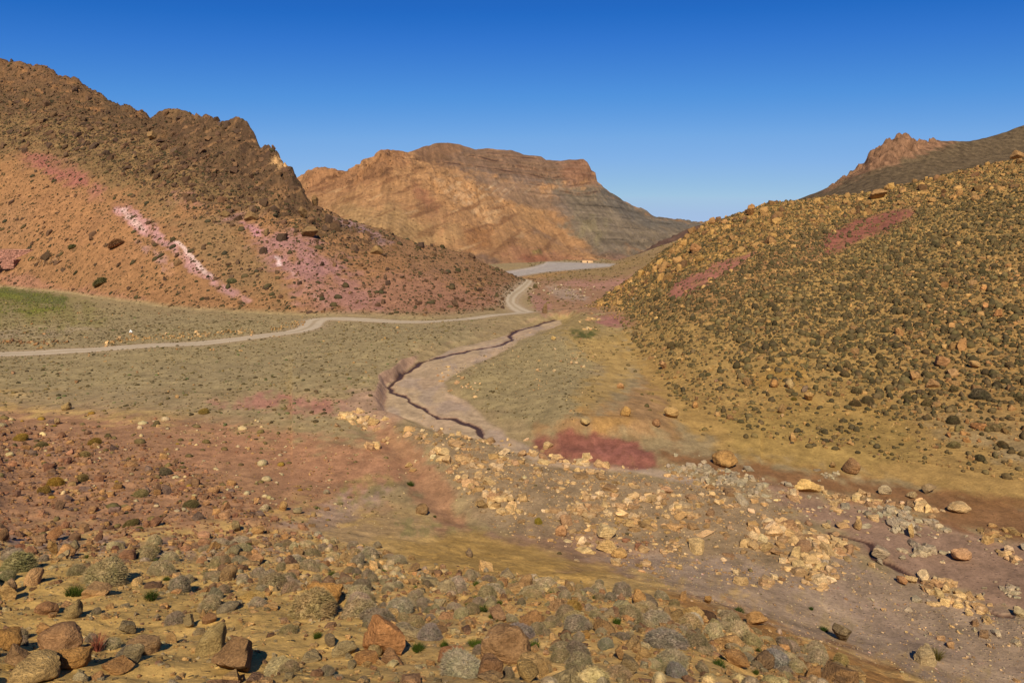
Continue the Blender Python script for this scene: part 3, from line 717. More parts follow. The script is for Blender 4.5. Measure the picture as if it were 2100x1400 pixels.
def mountain_c(PXm, Dm, Zm, Xm):
    py = HY - F * (Zm - ZC) / Dm
    p = Paint(PXm, py, (176, 128, 80), 0.7 * fbm((Xm + .8 * Zm) / 30, Zm / 14, 5, 91) + .5 * fbm(Xm / 7, Zm / 6, 4, 93)); p.warp(12, 45, 3)
    n = fbm(Xm / 30, Zm / 20, 5, 3)
    p.poly((122, 94, 72), [(840, 300), (917, 285), (1050, 300), (1200, 320), (1220, 380), (1100, 380), (1000, 360), (920, 340), (850, 320)], 12, 0.9)
    p.poly((150, 106, 68), [(850, 305), (917, 290), (945, 300), (920, 330), (860, 325)], 10, 0.6)
    p.poly((152, 104, 66), [(620, 340), (740, 330), (790, 300), (850, 312), (800, 360), (700, 400), (620, 400)], 14, 0.7)
    p.poly((124, 108, 86), [(1130, 380), (1225, 372), (1300, 420), (1450, 455), (1460, 480), (1300, 530), (1230, 525), (1180, 480), (1140, 430)], 16, 0.95)
    p.poly((106, 97, 84), [(1225, 378), (1300, 423), (1440, 458), (1440, 470), (1330, 470), (1260, 430)], 8, 0.7)
    p.poly((150, 132, 90), [(1170, 440), (1240, 450), (1230, 500), (1180, 480)], 14, 0.5, 0.6, 20, 5, (1, .4))
    p.put((206, 168, 122), region(p.wx, p.wy, [(920, 360), (1000, 372), (1120, 388), (1160, 412), (1080, 424), (1000, 412), (940, 392)], 14) * sstep(.05, .35, fbm((Xm - .9 * Zm) / 5, (Zm + .9 * Xm) / 40, 4, 97)) * .8)
    p.poly((204, 162, 116), [(880, 355), (960, 400), (1000, 440), (980, 440), (900, 380)], 6, 0.6, 0.8, 14)
    p.poly((164, 122, 76), [(1060, 400), (1120, 400), (1130, 450), (1080, 470), (1050, 440)], 12, 0.6)
    p.poly((162, 130, 82), [(700, 420), (800, 420), (880, 470), (890, 540), (820, 560), (760, 500), (700, 460)], 14, 0.55)
    p.poly((152, 90, 66), [(850, 380), (900, 420), (910, 440), (880, 435), (850, 400)], 10, 0.5)
    p.poly((164, 112, 66), [(950, 470), (1010, 455), (1010, 510), (960, 515)], 8, 0.8)
    p.poly((186, 142, 88), [(890, 470), (940, 460), (960, 500), (900, 510)], 10, 0.6, 0.5, 18)
    p.poly((164, 112, 78), [(1000, 520), (1080, 500), (1200, 525), (1280, 535), (1150, 545), (1060, 545)], 10, 0.7)
    p.poly((112, 96, 84), [(1090, 470), (1180, 505), (1270, 530), (1240, 532), (1150, 510)], 8, 0.5)
    p.poly((120, 92, 72), [(960, 518), (990, 515), (1040, 545), (1045, 556), (1000, 555), (970, 535)], 6, 0.8, 0.2, 14)
    p.poly((146, 86, 60), [(1055, 528), (1100, 520), (1130, 535), (1090, 540)], 6, 0.6)
    p.poly((120, 112, 50), [(1085, 512), (1105, 510), (1110, 520), (1090, 522)], 4, 0.6)
    p.poly((130, 106, 86), [(950, 340), (1060, 366), (1150, 396), (1185, 452), (1130, 446), (1050, 412), (980, 380)], 10, .6)
    # folded beds: bands bending round an axis
    fx, fy = 770.0, 520.0
    r = np.sqrt(((PXm - fx) / 1.25) ** 2 + ((py - fy) * 1.0 - 0.25 * (PXm - fx)) ** 2)
    fm = region(p.wx, p.wy, [(720, 430), (820, 425), (890, 470), (905, 530), (850, 570), (790, 560)], 16)
    st = np.sin((r + 5 * n) * 2 * np.pi / 8.5)
    p.C *= (1 + (0.15 * st * fm)[..., None])
    # level beds on the right flank and under the cliff
    bm2 = region(p.wx, p.wy, [(1140, 330), (1240, 340), (1440, 455), (1440, 480), (1280, 530), (1160, 440), (960, 340), (960, 310)], 20)
    st2 = fbm(Zm / 3.2 + 0.02 * Xm, Xm / 260, 3, 17)
    p.C *= (1 + (0.42 * st2 * bm2)[..., None])
    ph = (Zm + .05 * Xm) / 10.5 + .35 * fbm(Xm / 60, Zm / 30, 3, 18)
    ln_ = np.abs(ph - np.floor(ph) - .5) < (.05 + .04 * fbm(Xm / 20, Zm / 5, 3, 20))
    p.C *= (1 - .42 * ln_ * bm2 * sstep(-.15, .15, fbm(Xm / 26, Zm / 8, 3, 22)))[..., None]
    for ln2 in ([(1000, 313), (1050, 322), (1100, 325)], [(870, 330), (960, 338), (1050, 352), (1130, 367), (1160, 379)], [(1120, 351), (1170, 346), (1215, 351)], [(1100, 379), (1160, 384), (1226, 373)], [(1130, 363), (1180, 358), (1222, 361)],
                [(1140, 336), (1175, 334), (1204, 336)], [(960, 318), (985, 322), (1010, 330), (1040, 334)], [(1060, 340), (1095, 346), (1120, 356)], [(1150, 392), (1190, 398), (1230, 392)]):
        dl = ldist(PXm + 3 * n, py + 3 * n, ln2)
        p.put((84, 58, 44), sstep(2.4, .8, dl) * .75 * sstep(-.12, .1, fbm(Xm / 16, Zm / 6, 3, 24)))
        p.put((170, 118, 78), sstep(3.2, 2.4, dl) * sstep(1.6, 2.4, dl) * .4)
    p.poly((140, 94, 66), [(1150, 335), (1205, 328), (1228, 374), (1160, 382)], 8, .5)
    # streaks of scree down the slope
    sc = fbm((Xm + 0.45 * Zm) / 5.0, Zm / 60, 4, 19)
    p.C *= (1 + 0.30 * sc + .22 * fbm((Xm + .45 * Zm) / 1.8, Zm / 40, 3, 23))[..., None]
    dk = region(p.wx, p.wy, [(735, 310), (800, 300), (900, 345), (880, 380), (780, 360), (720, 390), (650, 390), (640, 350)], 12) * sstep(0.05, 0.35, fbm(Xm / 10, Zm / 7, 4, 29))
    p.put((104, 70, 46), dk * 0.7)
    st3 = sstep(0.12, 0.35, fbm((Xm + 1.2 * Zm) / 45, (Zm - 0.5 * Xm) / 7, 4, 37))
    p.put((118, 76, 48), st3 * 0.55 * region(p.wx, p.wy, [(620, 350), (900, 340), (1200, 500), (1200, 540), (900, 540), (640, 440)], 20))
    p.put((206, 164, 112), sstep(0.25, 0.45, fbm((Xm + 1.1 * Zm) / 38, (Zm - 0.5 * Xm) / 8, 4, 47)) * 0.45 * region(p.wx, p.wy, [(660, 390), (900, 370), (1150, 480), (1100, 520), (900, 530), (700, 450)], 20))
    p.C *= (1 + 0.16 * n)[..., None]
    return np.clip(desat(p.C, .93), 0.01, 0.8)
mm = ground_mat('mountain_rock', 0.45, 0.34, 0.6, 1.0, 2.4)
sheet('mountain', np.linspace(300, 1800, 900), np.concatenate([np.linspace(0, .36, 130), np.linspace(.362, .9, 260), np.linspace(.905, 1, 12)]), mountain_z, mountain_c, mm, 'tan banded mountain with a cliff edged summit closing the valley')

def back_z(cs, S):
    rpy = ipl(cs, [(1400, 480), (1600, 420), (1635, 408), (1667, 398), (1700, 384), (1712, 374), (1740, 356), (1765, 342), (1776, 332), (1784, 312), (1796, 300), (1815, 288), (1832, 284), (1850, 279), (1868, 279), (1880, 285), (1905, 286), (1930, 290), (1965, 291), (1990, 290), (2020, 284), (2050, 275), (2080, 264), (2100, 258), (2400, 190), (3000, 120)])
    rd_ = ipl(cs, [(1400, 480), (1700, 470), (2100, 520), (3000, 560)])
    rz = ZC - (rpy - HY) / F * rd_; rzs = gsmooth(rz, 30, 0)
    td = np.full_like(cs, 265.0); tz = np.full_like(cs, 2.0)
    Dm, Zm = prof(cs, S, [(0, td, tz), (0.72, td + (rd_ - td) * .86, np.minimum(tz + (rzs - tz) * .80, ZC - (rpy + 12 - HY) / F * (td + (rd_ - td) * .86))), (0.9, rd_, rz), (1, rd_ + 150, rz - 60)])
    PXm = np.broadcast_to(cs, Dm.shape); Xm = Dm * (PXm - CX) / F
    py0 = HY - F * (Zm - ZC) / Dm
    cr = region(PXm, py0, [(1700, 384), (1784, 300), (1800, 280), (1860, 270), (1925, 284), (1880, 310), (1820, 335), (1760, 352), (1710, 385)], 8)
    Zm = Zm + sstep(0.05, .3, S)[:, None] * 1.6 * fbm(Xm / 25, Dm / 40, 4, 52) + cr * (1.6 * blocks(Xm / 7, Dm / 9 + Zm / 9, 41) + .9 * blocks(Xm / 2.6, Dm / 4, 43) + 8 * (ridged(Xm / 11, Dm / 14, 4, 54) - 0.70) + 2 * fbm(Xm / 4, Dm / 5, 3, 58))
    return Dm, PXm, Zm
def back_c(PXm, Dm, Zm, Xm):
    py = HY - F * (Zm - ZC) / Dm
    p = Paint(PXm, py, (94, 75, 48), 0.8 * fbm(Xm / 9, (Dm + Zm) / 9, 4, 34)); p.warp(7, 30, 4)
    p.poly((130, 90, 58), [(1690, 395), (1784, 305), (1805, 280), (1860, 268), (1925, 284), (1960, 292), (1880, 318), (1820, 342), (1750, 362), (1700, 388)], 8, 0.9)
    p.put((96, 66, 44), region(p.wx, p.wy, [(1740, 370), (1784, 300), (1830, 300), (1830, 335), (1770, 350)], 10) * sstep(0, .3, fbm(Xm / 5, Zm / 6, 4, 33)) * 0.8)
    n = fbm(Xm / 4, Dm / 5, 4, 35)
    p.C *= np.clip(1 + 0.45 * n + .5 * perlin(Xm / 1.1, Dm / 2.2, 36) + .35 * perlin(Xm / 3, Dm / 5, 37), .35, 2)[..., None]; p.C = desat(p.C, .85)
    return np.clip(p.C, 0.01, 0.8)
sheet('hill', np.linspace(1400, 3000, 640), np.linspace(0, 1, 240), back_z, back_c, ground_mat('back_hill_soil', 1.3, 0.36, 0.8, 0.8, 0.5), 'smooth grey brown hill with a rocky knob on its crest')

def dark_z(cs, S):
    rpy = ipl(cs, [(1180, 545), (1250, 541), (1285, 531), (1305, 523), (1330, 508), (1352, 496), (1380, 484), (1410, 470), (1445, 459), (1500, 452), (1650, 440), (1800, 430)])
    rd_ = ipl(cs, [(1180, 440), (1450, 480), (1800, 520)]); rz = ZC - (rpy - HY) / F * rd_
    Dm, Zm = prof(cs, S, [(0, rd_ - 55, np.full_like(cs, -3)), (0.8, rd_, rz), (1, rd_ + 50, rz - 22)])
    PXm = np.broadcast_to(cs, Dm.shape); Xm = Dm * (PXm - CX) / F
    Zm = Zm + sstep(0.1, .5, S)[:, None] * sstep(1200, 1300, PXm) * (2.6 * (ridged(Xm / 9, Dm / 14, 4, 61) - 0.7) + 0.8 * fbm(Xm / 4, Dm / 5, 3, 62))
    return Dm, PXm, Zm
def dark_c(PXm, Dm, Zm, Xm):
    p = Paint(PXm, HY - F * (Zm - ZC) / Dm, (88, 66, 54))
    p.C *= (1 + 0.55 * fbm((Xm + Zm) / 12, Zm / 2.2, 4, 63))[..., None]
    return np.clip(p.C, 0.01, 0.8)
sheet('hill', np.linspace(1180, 1800, 300), np.linspace(0, 1, 90), dark_z, dark_c, ground_mat('dark_rock', 1.2, 0.3, 0.4, 0.8, 0.6), 'low dark rocky ridge behind the golden hill')

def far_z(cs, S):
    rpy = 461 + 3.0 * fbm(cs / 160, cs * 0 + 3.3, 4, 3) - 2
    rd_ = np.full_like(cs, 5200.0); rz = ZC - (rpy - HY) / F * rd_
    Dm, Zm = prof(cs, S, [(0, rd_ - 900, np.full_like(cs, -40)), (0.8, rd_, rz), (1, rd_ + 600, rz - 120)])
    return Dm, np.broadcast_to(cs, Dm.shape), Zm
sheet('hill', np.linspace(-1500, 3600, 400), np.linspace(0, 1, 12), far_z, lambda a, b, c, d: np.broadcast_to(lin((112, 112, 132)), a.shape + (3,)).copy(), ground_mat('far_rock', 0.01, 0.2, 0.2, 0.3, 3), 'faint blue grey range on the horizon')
g = 24
xs = np.linspace(-15000, 15000, g); ys = np.concatenate([np.linspace(-3000, 30000, g)])
gx, gy = np.meshgrid(xs, ys); ii = np.arange(g * g).reshape(g, g)
link('terrain', mesh_from('terrain', np.stack([gx, gy, np.full_like(gx, -14.0)], -1).reshape(-1, 3), np.stack([ii[:-1, :-1], ii[:-1, 1:], ii[1:, 1:], ii[1:, :-1]], -1).reshape(-1, 4), np.broadcast_to(lin((140, 112, 78)), (g * g, 3)), gm), 'dry brown plain reaching the horizon', None, None, 'structure')
print('hills', time.time() - T0)

# ------------------------------------------------------------------ stones, shrubs and tufts: shapes
from mathutils import noise as mnoise
def ico(sub):
    b = bmesh.new(); bmesh.ops.create_icosphere(b, subdivisions=sub, radius=1.0)
    V = np.array([v.co[:] for v in b.verts]); T = np.array([[v.index for v in f.verts] for f in b.faces]); b.free()
    return V, T
ICO = {k: ico(k) for k in (1, 2, 3, 4)}
def n3(V, sc, seed, octv=4):
    return np.array([mnoise.fractal(Vector((v[0] * sc + seed * 3.7, v[1] * sc - seed * 1.9, v[2] * sc + seed)), 0.9, 2.0, octv) for v in V])

def rock_shape(seed, sub, angular):
    r = np.random.default_rng(900 + seed)
    n = 8 if angular else 12
    dirs = r.normal(size=(n, 3)); dirs /= np.linalg.norm(dirs, axis=1, keepdims=True)
    dirs = np.concatenate([dirs, -dirs[:n // 2]])
    h = r.uniform(0.45, 1.0, len(dirs)) if angular else r.uniform(0.75, 1.0, len(dirs))
    p = 40 if angular else 9
    V, T = ICO[sub]
    dn = np.clip(V @ dirs.T, 0, None) / h
    rad = (np.power(dn, p).sum(1) + 1e-9) ** (-1 / p)
    rad = np.clip(rad, 0.3, 1.5)
    W = V * rad[:, None]
    sq = r.uniform(0.7, 1.0, 3); W = W * sq
    amp = 0.05 if angular else 0.10
    W = W * (1 + amp * n3(W, 1.6, seed) + 0.055 * n3(W, 4.0, seed + 40) + .03 * n3(W, 11.0, seed + 60))[:, None]
    if not angular or seed % 2:      # a crack or ledge
        k = r.normal(size=3); k /= np.linalg.norm(k)
        s = W @ k - r.uniform(-0.2, 0.3)
        W = W - k * (0.06 * sstep(0.05, -0.05, s) * sstep(-0.5, -0.05, s))[:, None]
    W = W / (np.ptp(W[:, :2], axis=0).max())
    W[:, 2] -= W[:, 2].min(); W[:, 2] /= W[:, 2].max()
    W[:, :2] -= (W[:, :2].max(0) + W[:, :2].min(0)) / 2
    return W, T

def block_shape(seed, npts):
    """small broken stone: hull of a few random points"""
    r = np.random.default_rng(1200 + seed)
    pts = r.uniform(-1, 1, (npts, 3)); pts /= np.maximum(np.abs(pts).max(1, keepdims=True), .3) ** .8
    pts *= r.uniform(.6, 1, 3)
    b = bmesh.new(); vs = [b.verts.new(q) for q in pts]
    g_ = bmesh.ops.convex_hull(b, input=vs)
    bmesh.ops.delete(b, geom=[v for v in b.verts if not v.link_faces], context='VERTS')
    bmesh.ops.triangulate(b, faces=b.faces[:]); bmesh.ops.recalc_face_normals(b, faces=b.faces[:]); b.verts.index_update()
    W = np.array([v.co[:] for v in b.verts]); T = np.array([[v.index for v in f.verts] for f in b.faces]); b.free()
    W = W / (np.ptp(W[:, :2], axis=0).max()); W[:, 2] -= W[:, 2].min(); W[:, 2] /= W[:, 2].max()
    W[:, :2] -= (W[:, :2].max(0) + W[:, :2].min(0)) / 2
    return W, T

def dome_shape(seed, sub, lumps=True):
    V, T = ICO[sub]
    r = np.random.default_rng(300 + seed)
    W = V.copy()
    f = 1 + 0.16 * n3(V, 1.3, seed + 7, 3) + 0.10 * n3(V, 4.5, seed + 17, 3)
    if lumps and seed % 2:
        for _ in range(3):
            d = r.normal(size=3); d[2] = abs(d[2]) * .5; d /= np.linalg.norm(d)
            f = f + 0.22 * np.exp(-((1 - V @ d) / 0.16))
    W = W * f[:, None]
    W[:, 0] *= r.uniform(.95, 1.2)
    lowz = W[:, 2] < 0
    W[lowz, 2] *= 0.25
    W /= np.ptp(W[:, :2], axis=0).max()
    W[:, 2] += 0.03; W[:, 2] /= W[:, 2].max()
    return W, T

def bush_shape(seed, n=3400, sub=3):
    """cushion shrub seen close: lumpy dome covered in short stiff twigs"""
    r = np.random.default_rng(700 + seed)
    W, T = dome_shape(seed, sub)
    W = W * np.array([.88, .88, .86])
    tv = W[T]; nrm = np.cross(tv[:, 1] - tv[:, 0], tv[:, 2] - tv[:, 0]); ar = np.linalg.norm(nrm, axis=1); nrm /= ar[:, None] + 1e-12
    ok = nrm[:, 2] > -0.35
    p = ar * ok; p /= p.sum()
    k = r.choice(len(T), n, p=p); b = r.dirichlet((1, 1, 1), n)
    pos = (tv[k] * b[:, :, None]).sum(1); nn = nrm[k] + 0.55 * r.normal(size=(n, 3)); nn /= np.linalg.norm(nn, axis=1, keepdims=True)
    L = r.uniform(.05, .15, n)[:, None]
    side = np.cross(nn, r.normal(size=(n, 3))); side /= np.linalg.norm(side, axis=1, keepdims=True)
    wd = r.uniform(.007, .015, n)[:, None]
    bv = np.concatenate([pos - side * wd - nn * .01, pos + side * wd - nn * .01, pos + nn * L], 0)
    bt = np.stack([np.arange(n), np.arange(n) + n, np.arange(n) + 2 * n], 1) + len(W)
    return np.concatenate([W, bv]), np.concatenate([T, bt])

def tuft_shape(seed, n=420, spread=.42, lean=.55, wid=.012, tall=1.0):
    r = np.random.default_rng(500 + seed)
    V = []; T = []
    for i in range(n):
        a = r.uniform(0, 2 * np.pi); q = spread * math.sqrt(r.random())
        base = np.array([q * math.cos(a), q * math.sin(a), 0])
        out = np.array([math.cos(a), math.sin(a), 0]) * lean * (0.25 + q / spread) + r.normal(size=3) * .14
        h = tall * r.uniform(.55, 1.0) * (1 - .35 * q / spread)
        sd = np.array([-math.sin(a + r.normal()), math.cos(a + r.normal()), 0]) * wid
        m1 = base + out * .12 + np.array([0, 0, h * .5]); tip = base + out * .5 + np.array([0, 0, h])
        k = len(V); V += [base - sd, base + sd, m1 + sd * .8, m1 - sd * .8, tip]
        T += [[k, k + 1, k + 2], [k, k + 2, k + 3], [k + 3, k + 2, k + 4]]
    V = np.array(V); V[:, 2] /= V[:, 2].max(); V[:, :2] /= np.ptp(V[:, :2], axis=0).max()
    return V, np.array(T)

NT_ = 8
RND = {s: [rock_shape(i, s, False) for i in range(NT_)] for s in (1, 2, 4)}
ANG = {4: [rock_shape(20 + i, 4, True) for i in range(NT_)], 1: [block_shape(i, 12) for i in range(NT_)], 2: [block_shape(30 + i, 18) for i in range(NT_)]}
DOM = {s: [dome_shape(i, s) for i in range(6)] for s in (1, 2, 3)}
BSH = [bush_shape(i) for i in range(6)]
BSL = [bush_shape(i + 10, 1000, 2) for i in range(4)]
TUF = [tuft_shape(i) for i in range(3)]
stone_o, stone_m = stone_mat('weathered_stone', True), stone_mat('loose_stone', False, 3.0)
plant_o, plant_m = plant_mat('cushion_plant', True, 14.0), plant_mat('shrub_cover', False, 6.0)
tuft_o, tuft_m = plant_mat('grass_blades', True, 3.0), plant_mat('grass_cover', False, 6.0)
def tmesh(name, VT, mat, smooth=True): return mesh_from(name, VT[0], VT[1], None, mat, smooth)
def shade(me, angle=0.7):      # keep the broken edges of stones crisp
    b = bmesh.new(); b.from_mesh(me)
    for e in b.edges:
        if len(e.link_faces) == 2 and e.calc_face_angle(0) > angle: e.smooth = False
    b.to_mesh(me); b.free(); return me
RND_me = [shade(tmesh('boulder', v, stone_o), 0.6) for v in RND[4]]
ANG_me = [shade(tmesh('broken_rock', v, stone_o), 0.35) for v in ANG[4]]
BSH_me = [tmesh('cushion_shrub', v, plant_o) for v in BSH]
TUF_me = [tmesh('grass_tuft', v, tuft_o) for v in TUF]

# ------------------------------------------------------------------ collecting what lies on the ground
class Bag:
    def __init__(s): s.p = []; s.w = []; s.h = []; s.c = []; s.sh = []; s.zn = []
    def add(s, pts, w, asp, colr, shape, zone_name):
        n = len(pts)
        if n == 0: return
        s.p.append(pts); s.w.append(np.broadcast_to(w, n)); s.h.append(np.broadcast_to(w * asp, n)); s.c.append(np.broadcast_to(colr, (n, 3))); s.sh += [shape] * n; s.zn += [zone_name] * n
    def done(s):
        s.p = np.concatenate(s.p); s.w = np.concatenate(s.w); s.h = np.concatenate(s.h); s.c = np.concatenate(s.c); s.sh = np.array(s.sh); s.zn = np.array(s.zn)
def sizes(n, lo, hi, a=2.2): return np.clip(lo * (1 - rng.random(n)) ** (-1 / a), lo, hi)
def tints(n, palette, var=.16, wts=None):
    k = rng.choice(len(palette), n, p=wts)
    c = lin(np.array(palette))[k]
    return np.clip(c * (1 + var * rng.normal(size=(n, 1))) * (1 + .02 * rng.normal(size=(n, 3))), .01, .75)

TAN = [(170, 134, 86), (180, 142, 90), (154, 122, 80), (162, 126, 80)]
BRN = [(140, 106, 74), (150, 112, 74), (124, 94, 68), (164, 122, 76)]
GRY = [(148, 128, 92), (136, 118, 88), (156, 136, 96)]
RED = [(146, 104, 74), (132, 92, 66), (154, 112, 80)]
PALE = [(198, 162, 110), (188, 152, 104), (200, 168, 124), (172, 136, 94), (160, 124, 86)]
SLATE = [(170, 150, 118), (158, 140, 112), (180, 158, 122), (148, 130, 104)]
DARK = [(98, 74, 54), (88, 66, 48), (112, 84, 58), (78, 60, 46)]
SH_GREY = [(176, 154, 114), (168, 146, 112), (162, 138, 102), (180, 154, 108)]
SH_PURP = [(168, 146, 118), (160, 138, 112)]
SH_OLIV = [(110, 93, 60), (102, 86, 56), (94, 80, 52), (114, 95, 58)]
SH_BLK = [(78, 68, 46), (70, 62, 42), (86, 72, 48), (66, 60, 44)]
SH_DARK = [(84, 71, 48), (76, 65, 44), (90, 74, 48), (74, 64, 46)]
GRN = [(82, 90, 36), (92, 98, 40), (72, 82, 34)]

rocks, shrubs, tufts = Bag(), Bag(), Bag()
rpatch = np.clip(region(SXc, SY, [(1368, 600), (1400, 576), (1450, 545), (1500, 527), (1548, 518), (1520, 545), (1470, 575), (1410, 605), (1380, 618)], 6) + region(SXc, SY, [(1700, 478), (1760, 450), (1830, 428), (1876, 424), (1870, 446), (1820, 470), (1760, 500), (1700, 528), (1690, 505)], 6), 0, 1)
apron = region(SXc, SY, [(1280, 680), (1440, 640), (1520, 740), (1660, 720), (1700, 800), (1880, 860), (1960, 960), (2100, 1040), (1700, 1000), (1450, 930), (1340, 860)], 30)
hillR = (Rh > 0.3) & Rmask
hillL = (Lh > 0.3) & Lmask
floorz = (~hillR) & (~hillL) & (zone == 0)
crest = region(SXc, SY, [(1180, 640), (1455, 440), (1640, 400), (2110, 310), (2110, 400), (1900, 420), (1700, 460), (1560, 510), (1400, 560), (1280, 620)], 18)
def sc_shrub(n, lo, hi, asp, pal, zn, a=2.4, wts=None, **kw):
    p = sample(n, **kw); w = sizes(len(p), lo, hi, a); shrubs.add(p, w, asp * rng.uniform(.75, 1.25, len(p)), tints(len(p), pal, .14, wts), 'dome', zn)
def sc_rock(n, lo, hi, asp, pal, shape, zn, a=2.2, wts=None, **kw):
    p = sample(n, **kw); w = sizes(len(p), lo, hi, a); p[:, 2] -= .10 * w; rocks.add(p, w, asp * rng.uniform(.65, 1.35, len(p)), tints(len(p), pal, .16, wts), shape, zn)

patchy = np.clip(1 + 1.3 * fbm(X / 9, Y / 9, 3, 105), .15, 2.4)
sc_shrub(2.7, .36, 1.3, .55, SH_OLIV[1:3] + SH_DARK[:3] + SH_OLIV[:1], 'golden_hill', 3.2, mask=hillR, dens=(.18 + .82 * sstep(.3, 3.5, Rh)) * (1 - .85 * rpatch) * (1 - .72 * apron) * (1 - .35 * crest) * (.6 + .4 * patchy))
sc_shrub(.3, .25, .7, .42, SH_OLIV, 'golden_hill', 3, poly=[(1190, 640), (1300, 660), (1420, 760), (1640, 900), (1460, 920), (1300, 800), (1230, 720)], feather=30, dens=patchy)
sc_shrub(.75, .3, .8, .45, SH_DARK + SH_OLIV, 'golden_hill', 3, mask=hillR, dens=apron * patchy)
sc_shrub(.06, .5, 2.2, .42, SH_BLK, 'brown_hill', 2.4, mask=hillL, dens=patchy * (1 - .7 * crag))
sc_shrub(.6, .25, .9, .42, SH_BLK, 'brown_hill', 3, mask=hillL, dens=patchy)
sc_shrub(1.1, .16, .6, .36, SH_OLIV + SH_DARK + [(96, 98, 60)], 'valley_floor', 2.8, mask=floorz, poly=[(-300, 660), (640, 660), (1050, 660), (900, 720), (800, 780), (760, 880), (560, 900), (300, 840), (-300, 850)], dens=patchy)
sc_shrub(.55, .2, .7, .36, SH_DARK, 'valley_floor', 2.8, mask=floorz, poly=[(-300, 590), (300, 630), (640, 656), (500, 690), (0, 720), (-300, 730)], dens=patchy)
sc_shrub(1.6, .12, .42, .36, SH_OLIV + SH_DARK, 'terrace', 3, poly=[(930, 770), (1100, 690), (1220, 690), (1240, 740), (1200, 850), (1080, 870), (1000, 850)])
sc_shrub(.22, .3, 1.0, .42, SH_GREY + SH_OLIV + [(140, 108, 46)], 'red_slope', 2.6, poly=[(-300, 830), (200, 850), (520, 870), (640, 960), (560, 1080), (0, 1100), (-300, 1100)], dens=patchy)
sc_shrub(.8, .12, .5, .34, SH_OLIV + SH_GREY, 'red_slope', 2.6, poly=[(300, 860), (760, 900), (840, 1000), (800, 1080), (560, 1080)], dens=patchy)
sc_shrub(.10, .4, 1.2, .4, SH_DARK + SH_OLIV, 'middle_rise', 2.6, mask=(zone == 0) & (DD > 170) & (PX > 1080) & (PX < 1560))
nearpoly = [(-400, 1130), (60, 1120), (420, 1110), (640, 1100), (720, 1130), (860, 1165), (1100, 1185), (1300, 1225), (1480, 1270), (1640, 1330), (1780, 1400), (1760, 1500), (-400, 1500)]
midfg = [(380, 1100), (640, 1100), (860, 1165), (1100, 1185), (1300, 1225), (1480, 1270), (1640, 1330), (1780, 1400), (1500, 1420), (1000, 1400), (800, 1300), (640, 1240), (420, 1200)]
sc_shrub(1.1, .34, 1.0, .5, SH_GREY + SH_PURP, 'near_slope', 3.0, poly=midfg, feather=16)
sc_shrub(.2, .34, .9, .5, SH_GREY + SH_PURP, 'near_slope', 2.6, poly=nearpoly, feather=16)
sc_shrub(.35, .12, .6, .4, SH_DARK + SH_OLIV + SH_GREY, 'debris_fan', 3, poly=[(820, 900), (960, 940), (1400, 1000), (1640, 1100), (1600, 1220), (1200, 1150), (980, 1080)], dens=patchy * .5)

sc_rock(6.0, .11, .8, .55, TAN + TAN + BRN + GRY, 'mixed', 'near_slope', 2.3, poly=midfg, feather=14)
sc_rock(3.6, .10, .8, .55, TAN + GRY + BRN, 'mixed', 'near_slope', 2.1, poly=nearpoly, feather=14)
sc_rock(14.0, .035, .13, .6, TAN + GRY, 'mixed', 'near_slope', 2.2, poly=nearpoly, feather=14)
sc_rock(5.5, .12, .75, .6, RED + BRN + [(116, 92, 76)], 'mixed', 'red_slope', 2.3, poly=[(-400, 850), (60, 880), (220, 900), (420, 960), (560, 1060), (640, 1110), (300, 1130), (-400, 1130)], feather=26)
sc_rock(1.6, .07, .4, .6, RED + BRN + TAN, 'mixed', 'red_slope', 2.3, poly=[(100, 850), (520, 880), (700, 960), (700, 1080), (560, 1120), (300, 1000)], feather=26)
sc_rock(.09, .12, .6, .6, TAN + BRN, 'mixed', 'valley_floor', 2.2, mask=floorz, poly=[(-300, 600), (640, 660), (1050, 670), (800, 780), (700, 950), (300, 840), (-300, 850)])
sc_rock(1.6, .16, 1.1, .65, [(162, 126, 74), (168, 132, 80), (146, 112, 68), (130, 98, 62)], 'mixed', 'golden_hill', 2.6, mask=hillR, dens=(1 - .93 * rpatch) * (1 - .55 * apron))
sc_rock(.45, .4, 2.2, .7, [(164, 126, 72), (150, 114, 68), (136, 102, 62), (112, 82, 54)], 'mixed', 'golden_hill', 2.2, mask=hillR, dens=crest * (1 - .93 * rpatch))
sc_rock(.16, .3, 1.5, .65, [(160, 116, 70), (142, 100, 60), (168, 130, 84)], 'mixed', 'golden_hill', 2.0, mask=hillR, poly=[(1760, 640), (2110, 520), (2110, 900), (2000, 980), (1840, 800)])
sc_rock(.3, .5, 3.0, .6, DARK, 'angular', 'brown_hill', 2.0, mask=hillL, dens=midc)
sc_shrub(.35, .4, 1.6, .45, SH_BLK, 'brown_hill', 2.6, mask=hillL, dens=midc)
sc_rock(.35, .1, .55, .6, TAN + BRN + PALE[:2], 'mixed', 'golden_hill', 2.3, mask=hillR, dens=apron * patchy)
sc_rock(.09, .5, 3.2, .6, DARK, 'angular', 'brown_hill', 2.0, mask=hillL, dens=crag + .75 * top + .10)
sc_rock(.05, .5, 3.2, .7, DARK, 'angular', 'brown_hill', 1.8, mask=hillL, dens=1.0 + 0 * X, poly=[(300, 330), (420, 330), (540, 400), (640, 430), (760, 500), (760, 560), (640, 520), (540, 480), (420, 430)], feather=20)
sc_rock(.10, .35, 1.6, .6, DARK, 'angular', 'brown_hill', 2.0, mask=hillL)
fan = [(820, 880), (1000, 915), (1100, 945), (1340, 975), (1560, 990), (1660, 1080), (1760, 1150), (1700, 1210), (1500, 1190), (1250, 1150), (1040, 1090), (960, 1020), (900, 950)]
sc_rock(4.5, .12, .5, .45, PALE + TAN, 'angular', 'debris_fan', 2.0, poly=fan, dens=np.clip(.5 + 1.6 * fbm(X / 3, Y / 3, 3, 112), 0.05, 3))
